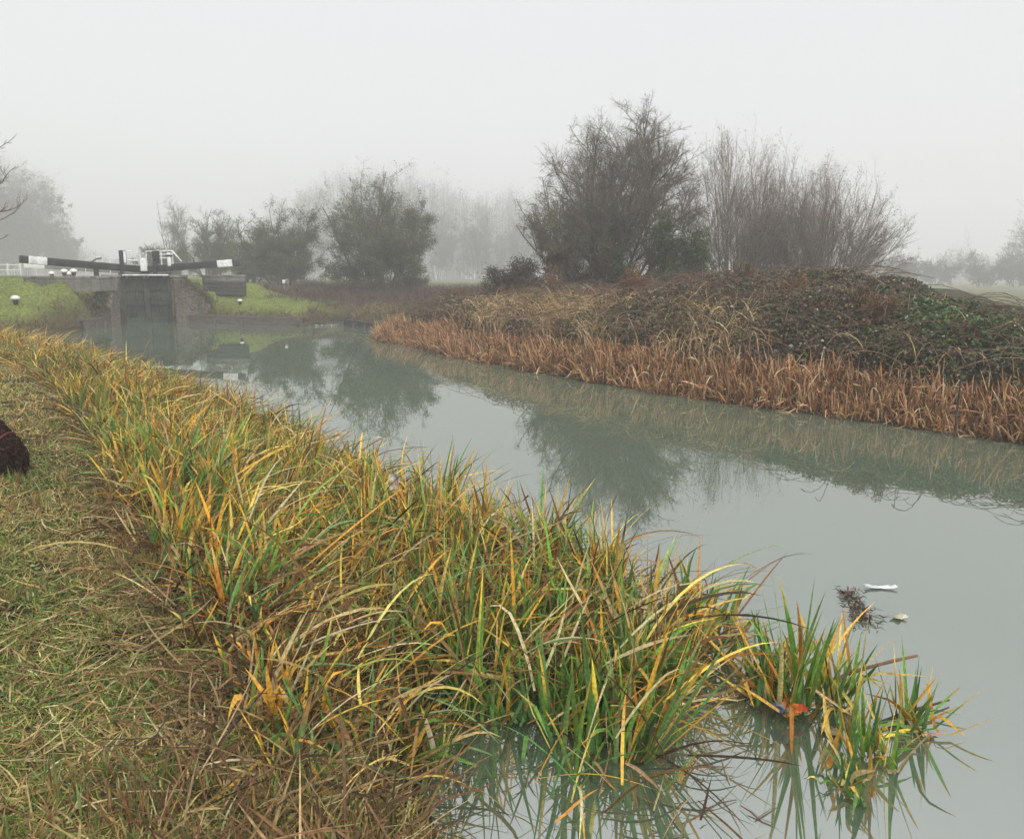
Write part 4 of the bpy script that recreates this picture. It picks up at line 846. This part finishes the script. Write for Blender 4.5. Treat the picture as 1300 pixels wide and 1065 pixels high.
# stubble tufts
NC = 3000; x, y = land_pts(NC, 1.7, 20); x, y, z, s = land_filter(x, y, .2); near_reed = sstep(3.2, .5, s)
k = rng.random(len(x)) < (.12 + .8 * near_reed) * sstep(.35, .55, vnoise(x + 12, y, 1.1)); x, y, z = x[k], y[k], z[k]; NC = len(x)
own = np.repeat(np.arange(NC), rng.integers(8, 22, NC)); N = len(own)
cb = np.column_stack([x[own] + rng.normal(0, .025, N), y[own] + rng.normal(0, .025, N), z[own]])
c0 = np.where((rng.random(N) < .3)[:, None], pick([(.13, .18, .05), (.17, .21, .07)], [1, 1], N), pick([(.36, .25, .10), (.30, .19, .08), (.20, .11, .05), (.46, .38, .20)], [3, 3, 2, 1], N))
V, Q, C = blades(cb, rng.uniform(0, 6.28, N), np.abs(rng.normal(.15, .3, N)), rng.uniform(.05, .17, N) * rng.uniform(.6, 1.1, NC)[own], rng.uniform(.004, .010, N), rng.normal(.1, .3, N), c0, c0 * 1.1, 4, None, None, cb[:, 2], .15, None, 6.0)
o = mesh('cut_stubble', V, Q, M['blade'], C); tag(o, 'tufts of cut sedge stubble standing in the near turf', 'stubble', None, 'stuff')
# broad-leaved weeds and dead leaves
N = 12000; x, y = land_pts(N, 1.6, 14); x, y, z, s = land_filter(x, y, .15); k = rng.random(len(x)) < sstep(.50, .68, vnoise(x + 5, y + 60, 2.2)); x, y, z = x[k], y[k], z[k]; N = len(x)
V1 = leaves(np.column_stack([x, y, z + rng.uniform(.005, .05, N)]), rng.uniform(.010, .032, N), 1.0, .8, pick([(.075, .14, .035), (.11, .18, .05), (.05, .10, .03)], [3, 2, 2], N))
N = 9000; x, y = land_pts(N, 1.6, 14); x, y, z, s = land_filter(x, y, .0); N = len(x)
V2 = leaves(np.column_stack([x, y, z + rng.uniform(.004, .04, N)]), rng.uniform(.010, .034, N), .6, .6, pick([(.09, .05, .03), (.045, .03, .025), (.20, .12, .06), (.34, .26, .14)], [3, 3, 2, 1], N))
V, Q, C = merge([V1, V2]); o = mesh('low_weeds', V, Q, M['leafy'], C, False); tag(o, 'small green weeds and dead leaves scattered in the near turf', 'weeds', None, 'stuff')
#PART4
# ------------------------------------------------------------------ separate things in and on the water
def clump(px, py, label, n_, ht, spread, seed, cols=((GREEN, .6), (ORNG, .4)), lean=.3, tall=None, name='sedge_clump'):
    global rng
    x0, y0 = ground0(px, py); r = empty(name, (x0, y0, 0)); keep_ = rng; rng = np.random.default_rng(seed)
    def part(nm, N, pal, hts, ln_, wd=(.013, .026)):
        b_ = np.column_stack([rng.normal(0, spread, (N, 2)), np.full(N, -.05)]); vx, vy = rng.normal(0, ln_, (2, N))
        pal_ = np.array(pal); c0 = pick(pal_, np.ones(len(pal_)), N); c1 = pick(ORNG, [3, 3, 1, 2], N)
        c1 = np.where((rng.random(N) < .4)[:, None], c0, c1)
        bent = np.where(rng.random(N) < .18, rng.uniform(.35, .8, N), 2.)
        V_, Q_, C_ = blades(b_, np.arctan2(vy, vx), np.hypot(vx, vy), rng.uniform(hts * .5, hts, N), rng.uniform(*wd, N), np.abs(rng.normal(.05, .2, N)), c0, c1, 9, bent, rng.uniform(.5, 1.8, N), np.zeros(N), .18)
        mesh(nm, V_, Q_, M['blade'], C_, True, r)
    part('green_leaves', int(n_ * .55), GREEN[:3], ht, lean); part('yellowed_leaves', int(n_ * .45), ORNG + STRAW[:1], ht * .95, lean * 1.1)
    rng = keep_; tag(r, label, 'sedge clump', 'separate sedge clumps standing in the water'); return r
clump(1012, 905, 'tallest separate sedge clump with upright green and orange leaves beside the orange litter', 40, .80, .045, 1, lean=.24)
clump(975, 878, 'bushy green sedge clump just left of the tallest one', 80, .5, .07, 2, lean=.3)
clump(1062, 895, 'sedge clump leaning right behind the brown broken stem', 46, .6, .05, 3, lean=.35)
clump(1105, 960, 'small green sedge clump at the bottom right edge of the bed', 40, .5, .05, 4, lean=.22)
clump(1080, 1000, 'low yellowing sedge clump at the bottom below the broken stem', 30, .30, .06, 5, lean=.3)
clump(1155, 925, 'yellow sedge tuft farthest out in the water', 34, .46, .05, 6, lean=.4)
# broken brown stems over the outer clump
def stick(name, pts, rad, col, label, cat, S=6):
    V_, Q_ = rod(pts, rad, S); o = mesh(name, V_, Q_, M['bark'], np.broadcast_to(np.array(col), V_.shape)); tag(o, label, cat); return o
def wp(px, py, Y): return at(px, py, Y)
y0 = ground0(1060, 890)[1]
stick('broken_stem', [at(1050, 872, y0), at(1075, 855, y0), at(1110, 845, y0), at(1137, 838, y0 + .02), at(1165, 832, y0)], [.009, .010, .0075, .008, .006], (.20, .11, .06), 'long brown broken stem held sideways above the outer clumps', 'stem')
g1 = ground0(1110, 925); g2 = ground0(1205, 893)
stick('fallen_twig', [(g1[0], g1[1], .02), ((g1[0] + g2[0]) / 2, (g1[1] + g2[1]) / 2, .03), (g2[0], g2[1], .02)], [.01, .008, .004], (.07, .055, .03), 'dark stem lying on the water pointing right from the outer clump', 'stem')
g1 = ground0(1212, 556)
stick('bare_stick', [(g1[0], g1[1], -.3), (g1[0] + .01, g1[1] + .02, .3), (g1[0] + .05, g1[1] + .05, .85)], [.016, .014, .010], (.05, .04, .035), 'single dark upright stick rising from the reeds at right', 'stick')
# litter
def crumple(name, loc, size, rz, cols, label, cat, seed, nx=9, ny=6, hgt=.03, curl=.0):
    g = np.random.default_rng(seed); u, v = np.meshgrid(np.linspace(-.5, .5, nx), np.linspace(-.5, .5, ny), indexing='ij')
    z = hgt * (g.random((nx, ny)) - .3) + curl * u ** 2 * 4
    V_ = np.stack([u * size[0] * (1 + .08 * g.standard_normal((nx, ny))), v * size[1] * (1 + .1 * g.standard_normal((nx, ny))), z], -1).reshape(-1, 3); ii = np.arange(nx * ny).reshape(nx, ny)
    Q_ = np.stack([ii[:-1, :-1], ii[1:, :-1], ii[1:, 1:], ii[:-1, 1:]], -1).reshape(-1, 4)
    cc = np.array([cols[min(int((uu + .5) * len(cols)), len(cols) - 1)] for uu in u.ravel()]) * (1 + .12 * g.standard_normal((nx * ny, 1)))
    o = mesh(name, V_, Q_, M['leafy'], cc, False); o.location = loc; o.rotation_euler = (0, 0, rz)
    sm = o.modifiers.new('solid', 'SOLIDIFY'); sm.thickness = .0015
    tag(o, label, cat); return o
g1 = ground0(1000, 914)
crumple('crisp_packet', (g1[0], g1[1], .06), (.16, .085), R(18), [(.06, .08, .18), (.45, .42, .40), (.75, .22, .05), (.78, .20, .04), (.70, .12, .05)], 'crumpled orange and blue snack packet floating among the sedge', 'litter', 4, 12, 7, .04)
g1 = ground0(1118, 747)
fe = crumple('white_feather', (g1[0], g1[1], .01), (.21, .05), R(-4), [(.75, .77, .76)], 'white feather floating flat beyond the debris', 'feather', 5, 12, 5, .008, .01)
g1 = ground0(1142, 785)
crumple('floating_leaf', (g1[0], g1[1], .01), (.085, .06), R(20), [(.50, .47, .32), (.56, .52, .38)], 'pale yellow leaf floating right of the dark debris', 'leaf', 6, 7, 6, .012, .008)
g1 = ground0(1060, 930)
crumple('floating_leaf', (g1[0] - .02, g1[1] + .0, .012), (.09, .06), R(-30), [(.32, .30, .18), (.38, .35, .22)], 'dull olive leaf floating at the foot of the clumps', 'leaf', 8, 7, 6, .012, .008)
g1 = at(500, 612, 5.6)
crumple('paper_scrap', (g1[0], g1[1], g1[2]), (.07, .13), R(10), [(.42, .40, .36), (.34, .31, .27)], 'dirty white paper scrap caught in the upper sedge', 'litter', 9, 7, 9, .04).rotation_euler = (R(70), 0, R(15))
# broken white water where the stream falls in
N = 70; bq = np.column_stack([rng.uniform(-8.65, -7.55, N), 32.4 + rng.normal(0, .25, N), rng.uniform(.02, .06, N)])
V, Q, C = leaves(bq, rng.uniform(.03, .11, N), 1.5, .35, np.full((N, 3), .55)); o = mesh('foam', V, Q, M['leafy'], C, False); tag(o, 'thin white foam where the little stream drops into the canal', 'foam', None, 'stuff')
# debris raft
g1 = ground0(1088, 772); N = 170
bq = np.column_stack([g1[0] + rng.normal(0, .035, N) + np.linspace(-.06, .06, N), g1[1] + np.linspace(-.26, .26, N) + rng.normal(0, .03, N), rng.uniform(.0, .02, N)])
c0 = pick([(.05, .035, .025), (.09, .06, .04), (.28, .20, .12), (.14, .09, .06)], [4, 3, 1, 2], N)
V, Q, C = blades(bq, rng.uniform(0, 6.28, N), rng.uniform(1.35, 1.6, N), rng.uniform(.02, .11, N), rng.uniform(.004, .014, N), rng.uniform(0, .3, N), c0, c0, 4, None, None, bq[:, 2] * 0, .1)
o = mesh('floating_debris', V, Q, M['blade'], C); tag(o, 'dark raft of twigs and leaf scraps floating behind the tall clump', 'debris', None, 'stuff')
# scattered floating straws near both banks
N = 420; p, t_ = along(FLn, N); nl = np.stack([-t_[:, 1], t_[:, 0]], -1) * sg; q1 = p - nl * (rng.random(N)[:, None] ** 2 * 1.2 + .2)
q2, s_, nn_ = near_pts(260, lambda y: outer(y), lambda y: outer(y) + .25, 1.9); q = np.concatenate([q1, q2]); q = q[(shore(q[:, 0], q[:, 1]) < 0)]; N = len(q)
c0 = pick([(.30, .22, .12), (.12, .08, .05), (.36, .28, .17)], [2, 2, 1], N)
V, Q, C = blades(np.column_stack([q, np.full(N, .004)]), rng.uniform(0, 6.28, N), np.full(N, 1.54), rng.uniform(.04, .3, N), rng.uniform(.004, .009, N), np.zeros(N), c0, c0, 4, None, None, np.zeros(N) - .01, .05)
o = mesh('floating_straws', V, Q, M['blade'], C); tag(o, 'loose straws and reed bits floating beside the banks', 'floating straws', None, 'stuff')

# ------------------------------------------------------------------ the dog
def make_dog():
    hx, hy, hzz = at(20, 577, 6.0)         # head centre
    zg = hz(hx - .3, hy)
    r = empty('dog', (hx, hy, zg), 0); H = hzz - zg
    # skeleton in local coordinates, nose to the right (+x), slightly towards the camera (-y)
    J = {'pelvis': (-1.02, .22, .44, .12), 'loin': (-.86, .18, .46, .12), 'ribs': (-.64, .12, .43, .15), 'chest': (-.44, .08, .41, .14), 'neck': (-.27, .05, .40, .085), 'nape': (-.13, .02, H + .12, .075),
         'skull': (-.03, 0, H + .03, .082), 'brow': (.025, -.012, H - .035, .066), 'muzzle': (.035, -.035, H - .105, .042), 'nose': (.035, -.05, H - .15, .028),
         'tail1': (-1.14, .25, .50, .04), 'tail2': (-1.24, .27, .62, .035), 'tail3': (-1.22, .27, .74, .02)}
    E = [('pelvis', 'loin'), ('loin', 'ribs'), ('ribs', 'chest'), ('chest', 'neck'), ('neck', 'nape'), ('nape', 'skull'), ('skull', 'brow'), ('brow', 'muzzle'), ('muzzle', 'nose'), ('pelvis', 'tail1'), ('tail1', 'tail2'), ('tail2', 'tail3')]
    for s, nme in ((-1, 'r'), (1, 'l')):
        y = .08 + s * .09; st = .06 * s
        J['sh' + nme] = (-.42, y, .30, .065); J['el' + nme] = (-.47 + st, y, .19, .045); J['wr' + nme] = (-.43 + st, y, .09, .035); J['fp' + nme] = (-.40 + st, y, .025, .034)
        E += [('chest', 'sh' + nme), ('sh' + nme, 'el' + nme), ('el' + nme, 'wr' + nme), ('wr' + nme, 'fp' + nme)]
        y = .21 + s * .085
        J['th' + nme] = (-.98, y, .34, .085); J['kn' + nme] = (-.90 - st, y, .23, .055); J['hk' + nme] = (-1.08 - st, y, .13, .034); J['hp' + nme] = (-1.03 - st, y, .025, .034)
        E += [('pelvis', 'th' + nme), ('th' + nme, 'kn' + nme), ('kn' + nme, 'hk' + nme), ('hk' + nme, 'hp' + nme)]
    ks = list(J); me = bpy.data.meshes.new('body'); me.from_pydata([J[k][:3] for k in ks], [(ks.index(a), ks.index(b)) for a, b in E], []); me.update()
    o = bpy.data.objects.new('body', me); COL.objects.link(o); o.parent = r
    m1 = o.modifiers.new('skin', 'SKIN'); m1.use_smooth_shade = True
    for i, k in enumerate(ks): sv = me.skin_vertices[0].data[i]; sv.radius = (J[k][3], J[k][3]); sv.use_root = (k == 'pelvis')
    m2 = o.modifiers.new('sub', 'SUBSURF'); m2.levels = 2; m2.render_levels = 2
    bpy.context.view_layer.update(); dg = bpy.context.evaluated_depsgraph_get(); ev = o.evaluated_get(dg).to_mesh()
    vv = np.array([v.co[:] for v in ev.vertices]); qq = [tuple(p.vertices) for p in ev.polygons]; nr = np.array([p.normal[:] for p in ev.polygons]); ce = np.array([p.center[:] for p in ev.polygons]); ar_ = np.array([p.area for p in ev.polygons])
    me2 = bpy.data.meshes.new('body'); me2.from_pydata(vv.tolist(), [], qq); me2.update(); o.modifiers.clear(); o.data = me2
    for p in me2.polygons: p.use_smooth = True
    fur = (.040, .020, .015)
    me2.materials.append(mat_noise('dog_coat', (.014, .007, .006), (.05, .026, .02), 60, .8, .8, .01))
    # curls
    N = 15000; pr = ar_ * np.where(ce[:, 0] > -.3, 3.0, 1.0); pr /= pr.sum(); i = rng.choice(len(ce), N, p=pr)
    base = ce[i] + rng.normal(0, .007, (N, 3)); nn_ = nr[i] + rng.normal(0, .35, (N, 3)) + np.array([0, 0, -.5]); nn_ /= np.linalg.norm(nn_, axis=1, keepdims=True)
    K = 9; tt = np.linspace(0, 1, K)[None, :, None]; rr = rng.standard_normal((N, 3)); u = np.cross(nn_, rr); u /= np.linalg.norm(u, axis=1, keepdims=True); v = np.cross(nn_, u)
    Lc = rng.uniform(.02, .045, N)[:, None, None] * np.where(np.abs(ce[i, 0] - .03) < .05, .6, 1.0)[:, None, None]; ph = rng.uniform(0, 6.28, N)[:, None, None]
    P = base[:, None] + nn_[:, None] * tt * Lc + (np.cos(tt * 9 + ph) * u[:, None] + np.sin(tt * 9 + ph) * v[:, None] - (np.cos(ph) * u[:, None] + np.sin(ph) * v[:, None])) * .011
    V_, Q_ = tubes(P, np.broadcast_to(np.array([.0024, .0028, .0028, .0028, .0026, .0024, .002, .0016, .0008])[None], (N, K)), 3)
    cc = np.repeat(pick([(.016, .008, .006), (.045, .022, .016), (.12, .065, .05)], [5, 3, 1.4], N), K * 3, 0)
    mesh('curly_coat', V_, Q_, M['bark'], cc, True, r)
    for s in (-1, 1):     # ears hang beside the skull
        us, vs = np.meshgrid(np.linspace(0, 1, 7), np.linspace(-.5, .5, 5), indexing='ij'); wd = .075 * np.sin(np.clip(us * .8 + .2, 0, 1) * math.pi) ** .6 + .02
        EV = np.stack([-.05 + vs * wd - us * .01, s * (.075 + .03 * np.sin(us * 2.5)) + 0 * vs, H + .05 - us * .14 + 0 * vs], -1).reshape(-1, 3); ii = np.arange(35).reshape(7, 5)
        e = mesh('ear', EV, np.stack([ii[:-1, :-1], ii[1:, :-1], ii[1:, 1:], ii[:-1, 1:]], -1).reshape(-1, 4), me2.materials[0], None, True, r); sm = e.modifiers.new('s', 'SOLIDIFY'); sm.thickness = .014
        pts = EV[rng.integers(0, 35, 700)] + rng.normal(0, .006, (700, 3)); dirs = rng.normal(0, .4, (700, 3)) + np.array([0, s * .4, -1]); dirs /= np.linalg.norm(dirs, axis=1, keepdims=True)
        Pe = walk(pts, dirs, rng.uniform(.02, .05, 700), 5, .4, 0, rng); V_, Q_ = tubes(Pe, np.full((700, 5), .002), 3); mesh('ear_fringe', V_, Q_, M['bark'], np.broadcast_to(np.array([.04, .02, .015]), V_.shape), True, e)
        V_, Q_ = lathe([(0, -.011), (.009, -.006), (.0115, 0), (.009, .006), (0, .011)], 10, (.058, s * .036 - .02, H - .045)); mesh('eye', V_, Q_, M['black'], None, True, r)
    V_, Q_ = lathe([(0, -.016), (.014, -.012), (.019, 0), (.014, .010), (0, .013)], 10, (.042, -.06, H - .172)); mesh('nose', V_, Q_, M['black'], None, True, r)
    a_ = np.linspace(0, 2 * math.pi, 25); cn = np.array([-.10, .012, H + .10]); axx = np.array([.8, -.1, -.6]); axx /= np.linalg.norm(axx); u0 = np.cross(axx, [0, 1, 0]); u0 /= np.linalg.norm(u0); v0 = np.cross(axx, u0)
    ring = cn + np.outer(np.cos(a_), u0) * .098 + np.outer(np.sin(a_), v0) * .098; V_, Q_ = rod(ring, .011, 6)
    mesh('collar', V_, Q_, mat_noise('red_collar', (.07, .012, .016), (.12, .02, .03), 30, .5, .1), None, True, r)
    tag(r, 'dark brown curly dog with a red collar sniffing the turf at the left edge', 'dog')
make_dog()

# ------------------------------------------------------------------ the mist
hv = boxes([((0, 0, 20.4), (764, 764, 44), 0)])
m = bpy.data.materials.new('haze_air'); m.use_nodes = True; N_ = m.node_tree.nodes; N_.clear()
mo = N_.new('ShaderNodeOutputMaterial'); pv = N_.new('ShaderNodeVolumePrincipled'); pv.inputs['Color'].default_value = (.975, .98, .985, 1); pv.inputs['Density'].default_value = .0041
pv.inputs['Anisotropy'].default_value = .2
m.node_tree.links.new(pv.outputs[0], mo.inputs['Volume'])
hzb = mesh('haze', hv[0], hv[1], m, None, False); tag(hzb, None, None, None, 'stuff')
